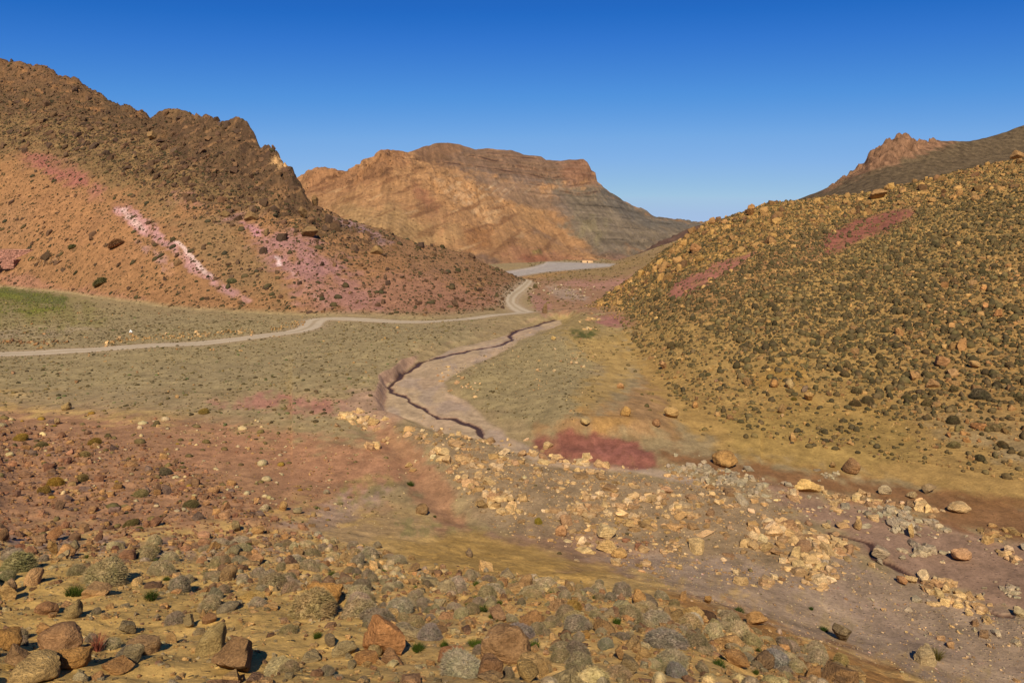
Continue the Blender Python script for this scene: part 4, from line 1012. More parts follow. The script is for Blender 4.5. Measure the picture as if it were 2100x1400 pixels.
sc_rock(2.3, .26, 1.3, .42, PALE + TAN + PALE, 'angular', 'debris_fan', 1.9, poly=fan, dens=np.clip(.4 + 2.2 * fbm(X / 4, Y / 4, 3, 111), 0, 3))
sc_rock(7.0, .05, .14, .5, PALE + SLATE + TAN, 'angular', 'debris_fan', 2.5, poly=fan)
sc_rock(9.0, .04, .13, .5, SLATE + PALE + [(176, 140, 124), (140, 118, 104)], 'angular', 'gravel', 2.6, poly=[(1250, 1140), (1500, 1160), (1720, 1150), (1900, 1200), (2150, 1290), (2200, 1460), (1960, 1440), (1800, 1360), (1560, 1280), (1330, 1200)])
sc_rock(2.2, .12, .5, .5, SLATE + PALE, 'angular', 'gravel', 2.3, poly=[(1600, 1130), (1780, 1150), (2150, 1290), (2200, 1440), (1900, 1320), (1700, 1220)])
sc_rock(4.0, .18, 1.1, .42, SLATE + PALE[:3], 'angular', 'channel', 2.2, poly=[(1360, 960), (1480, 955), (1580, 990), (1700, 1015), (1900, 1080), (2150, 1150), (2150, 1220), (1960, 1150), (1800, 1100), (1660, 1060), (1500, 1010)], dens=np.clip(.5 + 2 * fbm(X / 3, Y / 3, 3, 117), 0, 3))
sc_rock(.25, .1, .5, .55, PALE, 'angular', 'terrace', 2.3, poly=[(900, 760), (1000, 760), (1100, 850), (1180, 860), (1230, 700), (1100, 690), (980, 740)])
sc_rock(.3, .05, .15, .5, PALE + TAN, 'angular', 'stream_bed', 2.3, mask=zone == 3)
# dense knots of debris: (centre, radii, count, size range)
for cx, cy, rx, ry, n, lo, hi, pal in [
    (722, 858, 36, 12, 34, .25, 1.0, PALE), (750, 876, 16, 8, 10, .25, .7, PALE), (772, 918, 18, 10, 12, .25, .8, PALE), (835, 955, 10, 8, 5, .25, .7, PALE),
    (955, 945, 26, 16, 16, .3, 1.1, PALE), (1090, 933, 28, 14, 18, .25, .8, PALE), (1150, 946, 14, 8, 8, .2, .6, PALE), (1190, 952, 34, 12, 20, .25, .8, PALE),
    (965, 990, 20, 14, 14, .3, 1.0, PALE), (1030, 1022, 34, 14, 24, .25, .9, PALE), (1050, 1045, 20, 12, 12, .3, .7, PALE), (1220, 1020, 34, 12, 20, .25, .7, PALE),
    (1190, 1046, 36, 12, 26, .2, .7, PALE), (1290, 1036, 36, 14, 26, .2, .7, PALE), (1380, 1046, 40, 10, 22, .2, .6, PALE), (1340, 1020, 26, 8, 12, .2, .5, PALE),
    (1000, 905, 50, 8, 24, .2, .6, PALE), (900, 890, 46, 10, 22, .15, .5, PALE), (1450, 965, 44, 16, 50, .2, .7, SLATE), (1400, 962, 30, 12, 26, .2, .6, SLATE), (1500, 985, 36, 16, 46, .2, .8, SLATE), (1545, 1008, 24, 16, 30, .25, .9, SLATE),
    (1650, 1010, 40, 12, 30, .25, .8, PALE), (1720, 1022, 44, 10, 34, .2, .6, PALE), (1610, 1085, 44, 18, 44, .35, .95, PALE), (1670, 1110, 44, 16, 36, .3, .85, PALE), (1700, 1130, 34, 14, 22, .3, .8, PALE),
    (1655, 1160, 44, 16, 26, .3, .8, PALE), (1690, 1180, 34, 14, 16, .25, .7, PALE), (1570, 1196, 18, 12, 10, .25, .6, PALE), (1820, 1052, 40, 16, 44, .25, .8, SLATE), (1860, 1085, 34, 18, 34, .3, .9, SLATE), (1890, 1130, 44, 16, 26, .3, .8, SLATE),
    (1790, 1030, 34, 10, 24, .2, .6, PALE), (1880, 1040, 40, 12, 26, .25, .8, PALE), (1930, 1200, 34, 14, 16, .3, .7, PALE), (1970, 1225, 36, 12, 18, .25, .6, PALE), (2010, 1250, 24, 10, 10, .25, .6, PALE), (2070, 1140, 14, 12, 8, .3, .8, PALE),
    (1690, 975, 30, 8, 14, .2, .6, SLATE), (2050, 1100, 40, 12, 20, .25, .8, TAN), (2070, 1210, 30, 16, 24, .15, .45, SLATE), (1310, 1120, 18, 10, 10, .15, .4, RED), (1370, 1130, 22, 12, 16, .15, .45, PALE), (1240, 1115, 30, 10, 12, .15, .4, PALE),
    (1180, 735, 30, 14, 22, .15, .4, PALE), (1220, 655, 22, 5, 14, .3, .9, PALE), (1215, 676, 14, 4, 8, .3, .7, PALE), (1170, 600, 50, 10, 40, .3, .8, SLATE), (920, 770, 26, 10, 16, .2, .6, PALE), (960, 795, 26, 10, 16, .2, .6, PALE),
    (160, 1010, 20, 10, 10, .2, .5, TAN), (1010, 1030, 20, 8, 8, .2, .6, TAN)]:
    a = rng.random(n) * 2 * np.pi; q = np.abs(rng.normal(0, .95, n)); n_ = n
    p = at(cx + rx * q * np.cos(a), cy + ry * q * np.sin(a))
    w = 1.3 * sizes(n, lo, hi, 1.8); p[:, 2] -= .12 * w; rocks.add(p, w, .5 * rng.uniform(.7, 1.4, n), tints(n, pal + pal[:2], .12), 'angular', 'debris_fan' if pal is PALE else 'channel')
rest = Bag()
def sc_tuft(n, lo, hi, asp, pal, zn, **kw):
    p = sample(n, **kw); w = sizes(len(p), lo, hi, 2.5); tufts.add(p, w, asp * rng.uniform(.8, 1.2, len(p)), tints(len(p), pal, .1), 'tuft', zn)
sc_tuft(.14, .22, .5, .5, GRN, 'near_slope', poly=midfg, feather=14)
sc_tuft(.03, .22, .5, .5, GRN, 'near_slope', poly=nearpoly)
sc_tuft(.05, .2, .5, .4, [(96, 100, 48), (82, 90, 44)], 'red_slope', poly=[(-100, 900), (420, 900), (800, 1000), (900, 1080), (700, 1090), (0, 1110)])
rocks.done(); shrubs.done(); tufts.done()

# ------------------------------------------------------------------ single things picked out by hand: (photo x, photo y of the foot, width px, height/width, colour, shape, label)
HAND_ROCKS = [
 (20, 1222, 46, .62, (158, 126, 96), 'r2', 'pinkish grey rounded boulder below the big dome shrub at the left edge'),
 (150, 1272, 46, .75, (146, 124, 82), 'r1', 'pale brown upright boulder on bare ochre soil'),
 (97, 1264, 52, .5, (138, 92, 66), 'r3', 'flat red brown boulder below the dark green cushion plant'),
 (266, 1306, 44, .72, (118, 108, 86), 'a1', 'grey rock with dark vertical cracks on bare soil'),
 (124, 1348, 96, .6, (146, 104, 76), 'r0', 'large pinkish brown boulder behind the smooth orange boulder'),
 (14, 1340, 62, .8, (176, 126, 66), 'r4', 'orange boulder cut by the left edge'),
 (34, 1380, 70, .7, (132, 98, 72), 'a2', 'dark cracked brown boulder in the bottom left corner'),
 (150, 1380, 80, .5, (178, 126, 66), 'r5', 'smooth orange boulder in the near left corner'),
 (70, 1408, 120, .32, (170, 140, 92), 'r6', 'long pale boulder along the bottom edge'),
 (268, 1366, 76, .36, (134, 122, 92), 'a3', 'flat grey green slab with a pointed right end'),
 (243, 1384, 60, .36, (168, 118, 70), 'a4', 'orange slab lying against the grey green slab'),
 (292, 1346, 66, .5, (140, 108, 80), 'r7', 'brown rounded boulder above the grey green slab'),
 (432, 1346, 64, .8, (152, 132, 86), 'a5', 'tall pale yellow rock with a slanting top'),
 (490, 1392, 110, .62, (130, 94, 66), 'a6', 'big fractured brown boulder with deep shadow on its right'),
 (388, 1290, 34, .8, (138, 122, 88), 'a7', 'split grey rock on bare ochre soil'),
 (428, 1284, 30, .7, (146, 102, 74), 'r3', 'small red brown rock beside the split grey rock'),
 (520, 1238, 54, .42, (176, 144, 84), 'a0', 'pale yellow flat slab left of the orange boulder'),
 (437, 1222, 30, .7, (126, 92, 72), 'a3', 'dark brown leaning rock above the bare soil'),
 (112, 1112, 26, 1.1, (152, 98, 66), 'a5', 'reddish standing rock above the near crest'),
 (110, 1140, 26, 1.3, (158, 122, 74), 'a1', 'tall tan rock leaning below the reddish standing rock'),
 (8, 1112, 34, .8, (112, 78, 60), 'r2', 'dark overhanging rock at the left edge of the crest'),
 (150, 1132, 36, .55, (128, 116, 88), 'r1', 'grey green boulder on the near crest'),
 (664, 1246, 84, .5, (184, 128, 62), 'r5', 'bright orange smooth boulder behind the large round shrub'),
 (672, 1222, 62, .5, (112, 80, 66), 'r2', 'dark purple brown boulder directly behind the bright orange boulder'),
 (790, 1352, 104, .78, (164, 106, 66), 'a2', 'big reddish peaked boulder in the near foreground'),
 (768, 1350, 44, .65, (156, 134, 92), 'r1', 'pale lichen covered rock leaning on the reddish peaked boulder'),
 (706, 1350, 54, .55, (158, 142, 106), 'r3', 'pale grey rounded rock left of the reddish peaked boulder'),
 (754, 1364, 52, .5, (170, 116, 68), 'r7', 'orange brown rock at the foot of the reddish peaked boulder'),
 (1036, 1368, 112, .6, (142, 104, 74), 'r0', 'very large brown rounded boulder with a dark hollow'),
 (1006, 1396, 66, .75, (130, 88, 64), 'r4', 'dark brown dome shaped boulder in front of the very large brown one'),
 (930, 1362, 70, .45, (148, 92, 66), 'a6', 'red brown low boulder above the pale flat shrub'),
 (1084, 1400, 62, .6, (164, 134, 84), 'r6', 'pale round boulder at the bottom edge'),
 (677, 1328, 24, 1.0, (120, 108, 92), 'r7', 'small dark grey upright stone'),
 (773, 1126, 18, .8, (112, 108, 96), 'r3', 'small dark grey stone alone on the yellow sand'),
 (963, 1143, 22, .75, (116, 98, 84), 'r1', 'purple grey round stone on the yellow sand'),
 (866, 1058, 28, .75, (110, 84, 60), 'r0', 'dark brown boulder below the red gully'),
 (581, 1048, 34, .5, (182, 138, 84), 'r2', 'cracked tan boulder on the red soil'),
 (610, 1056, 24, .5, (150, 138, 108), 'r5', 'oval grey green stone on the red soil'),
 (530, 1096, 32, .5, (182, 136, 84), 'r4', 'pale orange oblong boulder at the edge of the red soil'),
 (483, 1094, 24, .9, (138, 120, 84), 'r6', 'olive brown upright stone beside the pale orange oblong boulder'),
 (670, 1015, 14, .7, (136, 128, 112), 'r3', 'small blue grey stone alone on the red soil'),
 (1310, 1246, 36, .9, (176, 128, 76), 'r1', 'squarish tan boulder at the upper edge of the shrubs'),
 (1400, 1232, 18, .9, (164, 120, 76), 'a5', 'small pointed tan rock at the edge of the gravel'),
 (1453, 1240, 20, 1.0, (172, 126, 70), 'a1', 'pointed orange brown rock beside the gravel'),
 (1243, 1108, 42, .7, (212, 184, 136), 'a4', 'cream block with a flat face and pointed corner on the debris fan'),
 (1246, 1138, 42, .7, (206, 170, 116), 'a0', 'large cream boulder with a dark left side'),
 (1271, 1146, 38, .45, (196, 150, 92), 'r4', 'orange tan rock leaning on the large cream boulder'),
 (1431, 1136, 62, .26, (200, 168, 118), 'a3', 'long cream slab lying aslant on the gravel'),
 (1151, 1102, 26, .8, (176, 126, 90), 'r0', 'pinkish brown round boulder on the debris fan'),
 (1290, 1388, 42, 1.0, (136, 118, 88), 'a4', 'grey square edged block near the bottom edge'),
 (1318, 1364, 36, .8, (176, 138, 88), 'r2', 'tan rounded rock beside the grey square edged block'),
 (1270, 1356, 36, .7, (164, 120, 74), 'a7', 'orange brown angular rock left of the tan rounded rock'),
 (1568, 1376, 58, .6, (104, 78, 62), 'r5', 'dark brown boulder half hidden by grey twigs'),
 (1512, 1372, 62, .45, (166, 118, 72), 'r6', 'orange brown flat boulder near the bottom edge'),
 (1201, 1310, 26, .55, (192, 140, 68), 'r4', 'small bright orange rock among grey shrubs'),
 (1145, 1334, 34, .55, (138, 104, 80), 'r3', 'brown oval boulder among grey shrubs'),
 (1030, 1310, 30, 1.0, (156, 140, 104), 'r7', 'pale grey upright boulder among grey shrubs'),
 (1548, 1285, 40, .7, (160, 116, 70), 'a6', 'tan peaked boulder at the right end of the shrubs'),
 (1723, 1318, 48, .8, (96, 88, 76), 'a1', 'dark grey jagged crag with a leaning slab'),
 (1897, 1366, 48, .65, (160, 142, 112), 'a5', 'triangular grey rock under an arching olive plant'),
 (1971, 1156, 52, .45, (192, 144, 110), 'r5', 'oblong pink tan boulder in the dry channel'),
 (1808, 1150, 36, .75, (160, 144, 126), 'a4', 'tilted grey and pink block beside the trickle'),
 (1758, 1090, 26, .85, (192, 154, 104), 'r2', 'rounded cream boulder alone in the dry channel'),
 (1868, 1106, 18, 1.6, (204, 168, 112), 'a7', 'upright cream rock in a jumble of grey blocks'),
 (1655, 1016, 54, .5, (212, 172, 108), 'a2', 'large cream wedge with deep shade under its left end'),
 (1851, 1202, 28, .5, (190, 134, 92), 'r6', 'salmon coloured flat rock beside the dry channel'),
 (2090, 1268, 30, .6, (190, 172, 136), 'r1', 'pale rounded boulder at the right edge'),
 (1967, 1056, 50, .4, (192, 160, 118), 'r4', 'flat pale boulder with brown veins below the golden hill'),
 (1814, 1018, 26, .75, (168, 152, 126), 'r3', 'grey squarish boulder at the foot of the golden hill'),
 (1871, 1024, 28, .5, (178, 152, 112), 'a0', 'low pale block at the foot of the golden hill'),
 (1903, 1015, 26, .75, (130, 110, 86), 'a6', 'grey brown leaning block at the foot of the golden hill'),
 (1630, 1152, 24, 1.1, (204, 172, 122), 'a5', 'upright cream stone below the tan rock heap'),
 (1488, 964, 54, .6, (158, 116, 66), 'r0', 'large orange yellow boulder on the grey stones'),
 (1746, 978, 44, .7, (130, 92, 66), 'r2', 'large dark brown boulder alone at the foot of the golden hill'),
 (1707, 961, 17, .7, (160, 126, 84), 'r5', 'small tan boulder left of the large dark brown boulder'),
 (1620, 800, 25, .8, (172, 146, 102), 'r1', 'pale grey rounded boulder on the apron of the golden hill'),
 (1658, 826, 25, .8, (164, 126, 76), 'a1', 'tan pyramid shaped rock on the apron of the golden hill'),
 (1650, 806, 22, .55, (104, 86, 80), 'a3', 'dark purple rock behind the tan pyramid shaped rock'),
 (1587, 797, 22, .8, (166, 116, 66), 'r4', 'orange brown rock left of the pale grey rounded boulder'),
 (1933, 756, 30, .8, (144, 98, 66), 'a4', 'brown block standing among shrubs high on the right'),
 (1972, 722, 22, 1.1, (158, 110, 66), 'a5', 'brown wedge shaped rock standing upright among shrubs'),
 (2000, 758, 28, .5, (172, 132, 84), 'r6', 'flat tan boulder right of the brown block'),
 (1870, 784, 20, 1.0, (152, 108, 68), 'a7', 'pointed brown rock among shrubs'),
 (1913, 800, 26, .7, (136, 98, 66), 'a2', 'dark sided brown rock on the right slope'),
 (1603, 850, 22, .9, (136, 104, 66), 'a0', 'upright brown rock on the lower apron'),
 (1378, 860, 38, .6, (176, 140, 88), 'r5', 'elongated tan boulder above the red bank'),
 (1283, 856, 28, .7, (182, 138, 76), 'r2', 'tan boulder on yellow soil above the red bank'),
 (1200, 877, 28, .45, (184, 156, 106), 'r6', 'pale flat oval boulder above the red bank'),
 (1346, 878, 18, .9, (134, 92, 66), 'r0', 'small dark round boulder below the elongated tan boulder'),
 (1426, 838, 16, .9, (184, 134, 80), 'r4', 'orange upright stone on the apron'),
 (1360, 760, 20, .9, (150, 108, 74), 'a1', 'lone brown boulder at the upper edge of the red soil'),
 (1272, 798, 16, .7, (180, 130, 86), 'r3', 'small pinkish boulder on the yellow soil'),
 (1136, 698, 11, .8, (206, 172, 110), 'a4', 'cream block alone on the olive terrace'),
 (515, 458, 28, .7, (92, 68, 48), 'a2', 'dark square boulder at the head of the pink scree'),
 (634, 492, 36, .65, (88, 66, 48), 'a6', 'largest dark boulder on the pink scree'),
 (547, 486, 18, .8, (92, 72, 50), 'a3', 'dark boulder below the square one on the pink scree'),
 (620, 452, 26, .9, (84, 62, 46), 'a1', 'dark jagged rock below the right end of the crag'),
 (462, 448, 22, .6, (96, 74, 50), 'a0', 'flat dark boulder left of the pink scree'),
 (312, 292, 26, .7, (98, 72, 48), 'a7', 'dark block on the upper left slope'),
 (772, 526, 26, .7, (94, 68, 44), 'a2', 'dark outcrop on the shoulder of the brown hill'),
 (1117, 645, 12, 1.7, (78, 58, 48), 'a5', 'dark rock pillar beside the track'),
 (646, 424, 18, 1.3, (96, 68, 46), 'a1', 'dark rock tooth below the cliff end'),
 (1425, 520, 26, .7, (150, 100, 66), 'a4', 'brown block on the crest of the golden hill'),
 (1540, 446, 20, 1.2, (150, 104, 62), 'a1', 'upright brown rock on the golden crest'),
 (1800, 412, 34, .6, (130, 94, 62), 'a6', 'dark sided boulder group on the golden crest'),
 (1460, 462, 14, 1.0, (140, 98, 62), 'r0', 'brown knob at the left end of the golden crest'),
 (2086, 330, 26, .7, (126, 90, 58), 'a2', 'dark boulder on the crest at the right edge'),
 (838, 960, 18, .6, (206, 170, 114), 'a0', 'pale block in the red gully'),
 (847, 968, 16, .5, (206, 166, 112), 'a4', 'cream block below the pale one in the red gully'),
 (136, 843, 26, .6, (142, 118, 76), 'r1', 'lone brown boulder at the edge of the red slope'),
 (116, 872, 16, .8, (160, 130, 92), 'r6', 'small pale boulder below the lone brown boulder'),
]
HAND_SHRUBS = [
 (38, 1180, 78, .6, (128, 118, 78), 'big grey green dome shrub at the left edge of the crest'),
 (214, 1206, 92, .55, (136, 118, 82), 'wide dry tan shrub in the middle of the bare ground'),
 (158, 1182, 40, .55, (128, 112, 80), 'grey brown shrub behind the wide dry tan one'),
 (12, 1196, 34, .6, (122, 112, 78), 'grey shrub behind the pinkish grey boulder'),
 (642, 1272, 96, .62, (140, 118, 80), 'large round tan shrub in front of the bright orange boulder'),
 (668, 1256, 52, .55, (146, 122, 82), 'smaller tan shrub leaning on the large round one'),
 (880, 1316, 60, .55, (128, 112, 98), 'purple grey shrub right of the reddish peaked boulder'),
 (818, 1262, 58, .55, (136, 122, 98), 'pale grey shrub above the reddish peaked boulder'),
 (850, 1288, 46, .5, (146, 124, 88), 'tan shrub between two grey ones'),
 (952, 1394, 110, .34, (148, 134, 106), 'low pale shrub spread along the bottom edge'),
 (298, 1152, 50, .5, (134, 116, 82), 'tan shrub on the pinkish soil below the crest'),
 (306, 1142, 44, .5, (130, 112, 76), 'brown shrub behind the tan one below the crest'),
 (1377, 1372, 70, .5, (140, 124, 96), 'grey tan shrub in the bottom middle'),
 (1388, 1392, 48, .6, (126, 116, 104), 'purple grey shrub in front of the grey tan one'),
 (1188, 1376, 60, .5, (138, 122, 92), 'round tan shrub right of the pale round boulder'),
 (1063, 1314, 74, .45, (132, 116, 104), 'wide purple grey shrub above the large brown boulder'),
 (1160, 1272, 46, .5, (132, 112, 84), 'brown grey shrub in the middle of the stony slope'),
 (1183, 1298, 62, .48, (136, 120, 98), 'grey shrub with two humps on the stony slope'),
 (1425, 1284, 42, .62, (164, 150, 126), 'palest white grey shrub on the stony slope'),
 (1366, 1332, 88, .38, (132, 118, 100), 'long grey shrub stretched down the stony slope'),
 (1243, 1332, 38, .5, (134, 124, 98), 'small grey shrub beside the long one'),
 (1544, 1328, 42, .6, (140, 122, 84), 'round olive tan shrub near the right end'),
 (1592, 1372, 66, .5, (128, 118, 106), 'grey twiggy shrub over the dark brown boulder'),
 (1722, 1368, 36, .75, (142, 120, 76), 'ball shaped tan shrub at the lower right'),
 (1716, 1392, 54, .45, (128, 116, 100), 'grey shrub below the ball shaped one'),
 (1357, 1230, 34, .5, (134, 118, 90), 'grey shrub beside the squarish tan boulder'),
 (1176, 1255, 40, .5, (146, 114, 60), 'yellowish shrub on the stony slope'),
 (340, 976, 26, .5, (104, 90, 68), 'dark round shrub on the red slope'),
 (114, 998, 34, .5, (146, 110, 48), 'golden cushion shrub on the red slope'),
 (90, 1014, 28, .55, (138, 108, 56), 'olive golden shrub below the golden cushion'),
 (194, 914, 28, .55, (136, 106, 52), 'yellow brown cushion on the red slope'),
 (42, 906, 28, .5, (146, 114, 52), 'bright golden cushion near the left edge'),
 (418, 850, 24, .45, (142, 116, 60), 'large golden cushion alone on the flat'),
 (1105, 1076, 16, .85, (140, 120, 48), 'small yellow green ball plant on the debris fan'),
 (1098, 592, 10, 1.0, (84, 72, 48), 'dark bush beside the top of the track'),
 (2010, 822, 42, .5, (96, 84, 62), 'broad dark shrub at the far right'),
 (1628, 822, 14, .5, (120, 100, 50), 'olive shrub beside the pale boulder on the apron'),
 (476, 582, 20, .5, (82, 76, 50), 'dark shrub under the pink streak'),
 (207, 588, 34, .4, (84, 76, 48), 'largest dark shrub above the meadow'),
 (150, 512, 18, .5, (80, 76, 48), 'round dark shrub right of the ruin'),
 (240, 510, 36, .4, (104, 74, 50), 'brown thorny thicket on a small outcrop'),
]
HAND_TUFTS = [
 (152, 1228, 58, .42, (70, 80, 28), 'dark green cushion plant above the red brown boulder'),
 (310, 1236, 46, .4, (66, 76, 30), 'dark green plant beside the grey bush on bare soil'),
 (857, 1340, 44, .4, (72, 84, 30), 'green tuft right of the reddish peaked boulder'),
 (974, 1330, 46, .4, (84, 96, 34), 'bright green grass tuft among pale stones'),
 (651, 1312, 30, .5, (76, 88, 30), 'green tuft beside the small dark grey stone'),
 (912, 1330, 28, .6, (82, 92, 34), 'green tuft under the purple grey shrub'),
 (1095, 1330, 36, .5, (74, 88, 30), 'green tuft left of the brown oval boulder'),
 (1348, 1372, 40, .45, (76, 92, 32), 'green tuft beside the grey tan shrub'),
 (1440, 1322, 34, .6, (92, 100, 46), 'yellow green tuft below the long grey shrub'),
 (1475, 1368, 38, .4, (70, 84, 30), 'green tuft behind the orange brown flat boulder'),
 (842, 998, 24, .45, (70, 82, 34), 'lone dark green bush in the red gully'),
 (1664, 1252, 14, .55, (64, 78, 32), 'single green tuft on the gravel'),
 (1516, 1256, 30, .3, (66, 76, 36), 'flat green patch at the edge of the gravel'),
 (1265, 1282, 30, .5, (70, 84, 30), 'green tuft above the long grey shrub'),
 (1690, 1296, 26, .4, (66, 80, 32), 'green tuft left of the dark grey crag'),
]
def place(name, me, pos, w, h, c, rot, label, cat, group=None, tilt=None, depth=1.0, sink=.12):
    o = bpy.data.objects.new(name, me); col.objects.link(o)
    o.location = (pos[0], pos[1], pos[2] - sink * h)
    if tilt is None: o.rotation_euler = (0, 0, rot)
    else: o.rotation_euler = (tilt[0], tilt[1], rot)
    o.scale = (w, w * depth, h * (1 + sink))
    c = np.asarray(c); o.color = (float(c[0]), float(c[1]), float(c[2]), 1)
    o['label'] = label; o['category'] = cat
    if group: o['group'] = group
    return o
def slope_tilt(pos, amount):
    n = nat(np.array([pos[0]]), np.array([pos[1]]))[0]
    return (-math.asin(np.clip(n[1] * amount, -.6, .6)), math.asin(np.clip(n[0] * amount, -.6, .6)))
marks = []      # (px, py, x, y, radius, short name)
hand_xy = []
def hand(lst, which):
    P3 = at([q[0] for q in lst], [q[1] - 0.12 * q[2] * q[3] for q in lst])
    for q, p in zip(lst, P3):
        w = q[2] * p[1] / F; h = w * q[3]
        # the foot is what the photo shows; the centre lies half a depth behind it
        y = p[1] + .3 * w; x = p[0] * y / p[1]
        pos = (x, y, float(zat(np.array([x]), np.array([y]))[0]))
        if pos[2] > p[2] + .5 * h + 0.5: pos = tuple(p)
        yield q, pos, w, h
    return
for q, pos, w, h in hand(HAND_ROCKS, 'r'):
    sh = q[5]; k = int(sh[1]); me = (RND_me if sh[0] == 'r' else ANG_me)[k]
    place('boulder' if sh[0] == 'r' else 'angular_rock', me, pos, w, h, (.62 * lin(q[4]) + .38 * lin((150, 122, 82))) * np.array([1, .98, .9]), float(rng.uniform(-.5, .5)), q[6], 'boulder' if w > .45 else 'stone', tilt=(0.05, float(rng.uniform(-.12, .12))), depth=.9)
    hand_xy.append((pos[0], pos[1], w * .5)); marks.append((q[0], q[1], q[6]))
for i, (q, pos, w, h) in enumerate(hand(HAND_SHRUBS, 's')):
    place('cushion_shrub', BSH_me[i % 6], pos, w, h, lin(q[4]) * (1.5 if q[1] > 1100 else 1.15 if q[1] > 700 else 2.0), float(rng.uniform(0, 6.3)), q[5], 'shrub', tilt=slope_tilt(pos, .6), sink=.06)
    hand_xy.append((pos[0], pos[1], w * .5)); marks.append((q[0], q[1], q[5]))
for i, (q, pos, w, h) in enumerate(hand(HAND_TUFTS, 't')):
    place('grass_tuft', TUF_me[i % 3], pos, w, h, lin(q[4]), float(rng.uniform(0, 6.3)), q[5], 'grass tuft', tilt=slope_tilt(pos, .6), sink=.02)
    hand_xy.append((pos[0], pos[1], w * .5)); marks.append((q[0], q[1], q[5]))
HXY = np.array(hand_xy)

# ------------------------------------------------------------------ scattered repeats: the largest in the picture singly, the rest as cover
def clear(bag):
    keep = np.ones(len(bag.p), bool)
    for hx, hy, hr in HXY:
        keep &= (bag.p[:, 0] - hx) ** 2 + (bag.p[:, 1] - hy) ** 2 > (hr + .32 * bag.w) ** 2
    return keep
SIZE = [(9, 'small'), (15, 'medium'), (24, 'large'), (1e9, 'very large')]
def tone(c):
    r, g, b = c; s = (r + g + b) / 3; warm = (r - b) / (r + 1e-6)
    if s > .33: return 'cream' if warm > .45 else 'pale grey'
    if s < .10: return 'dark brown'
    if warm > .72: return 'ochre brown'
    if warm > .55: return 'brown'
    return 'grey brown'
PLACE = {'near_slope': 'on the stony near slope', 'red_slope': 'on the red slope', 'golden_hill': 'on the golden hill', 'brown_hill': 'on the brown hill', 'debris_fan': 'on the pale debris fan',
 'channel': 'in the dry channel', 'gravel': 'on the gravel sheet', 'terrace': 'on the olive terrace', 'valley_floor': 'on the valley floor', 'middle_rise': 'on the middle rise', 'stream_bed': 'on the stream bed'}
LM = [(m[0], m[1], m[2]) for m in marks]
NOUNS = ('rock', 'boulder', 'shrub', 'slab', 'stone', 'block', 'wedge', 'plant', 'tuft', 'bush', 'cushion', 'crag', 'pillar', 'tooth', 'knob', 'outcrop', 'thicket', 'patch', 'group')
def short(lbl):
    w_ = lbl.split()
    for k_ in range(len(w_)):
        if w_[k_] in NOUNS: return ' '.join(w_[:k_ + 1])
    return lbl
names_short = [short(m[2]) for m in LM]
uniq = [names_short.count(s) == 1 for s in names_short]
LMx = np.array([m[0] for m in LM]); LMy = np.array([m[1] for m in LM])
def relation(px, py):
    d2 = (LMx - px) ** 2 + ((LMy - py) * 1.3) ** 2 + np.where(uniq, 0, 1e7)
    k = int(np.argmin(d2))
    if d2[k] > 260 ** 2: return None
    dx, dy = px - LMx[k], py - LMy[k]
    w = 'right of' if dx > abs(dy) else 'left of' if -dx > abs(dy) else 'below' if dy > 0 else 'above'
    return f'{w} the {names_short[k]}'
ORD = ['', 'second', 'third', 'fourth', 'fifth', 'sixth', 'seventh', 'eighth', 'ninth', 'tenth', 'eleventh', 'twelfth']
def singles(bag, count, build, noun, max_share=None):
    px, py = proj(bag.p[:, 0], bag.p[:, 1], bag.p[:, 2])
    ok = clear(bag)
    app = bag.w * F / bag.p[:, 1] * np.sqrt(np.clip(bag.h / bag.w, .2, 1.5))
    inside = ok & (px > 4) & (px < 2096) & (py > 4) & (py < 1396)
    order = np.argsort(-np.where(inside, app, -1))
    pick = order[:count]; pick = pick[inside[pick]]
    # labels: size and colour, then the landmark beside it
    lab = {}
    for i in pick:
        s = next(n for lim, n in SIZE if app[i] * .8 < lim)
        rel = relation(px[i], py[i]) or PLACE[bag.zn[i]]
        lab[i] = f'{s} {build["word"](bag, i)} {rel}'
    same = {}
    for i in pick: same.setdefault(lab[i], []).append(i)
    for l_, mem in same.items():
        if len(mem) == 1: continue
        near_ = ' the ' in l_ and not any(l_.endswith(v) for v in PLACE.values())
        if near_:
            nm = l_[l_.rindex(' the ') + 5:]; k = names_short.index(nm)
            mem.sort(key=lambda q: (LMx[k] - px[q]) ** 2 + (LMy[k] - py[q]) ** 2)
        else: mem.sort(key=lambda q: px[q])
        for o_, q in enumerate(mem):
            if o_ < len(ORD): lab[q] = (ORD[o_] + ' nearest ' if o_ else 'nearest ') + l_ if near_ else f'{ORD[o_] or "leftmost"} {"from the left " if o_ else ""}of the {l_.replace(" rock ", " rocks ", 1).replace(" shrub ", " shrubs ", 1).replace(" tuft ", " tufts ", 1)}'
            else: lab[q] = 'farther ' + l_ if near_ else 'one more ' + l_
    for i in pick: build['make'](bag, i, lab[i])
    rest_m = ok.copy(); rest_m[pick] = False
    return rest_m
def mk_rock(bag, i, lbl):
    ang = bag.sh[i] == 'angular' or (bag.sh[i] == 'mixed' and i % 3)
    t = slope_tilt(bag.p[i], .5)
    place('broken_rock' if ang else 'boulder', (ANG_me if ang else RND_me)[i % NT_], bag.p[i], bag.w[i], bag.h[i], bag.c[i], float(rng.uniform(0, 6.28)), lbl, 'rock', 'rocks ' + PLACE[bag.zn[i]], tilt=(t[0] + float(rng.normal(0, .15)), t[1] + float(rng.normal(0, .15))), depth=float(rng.uniform(.6, 1)), sink=.2)
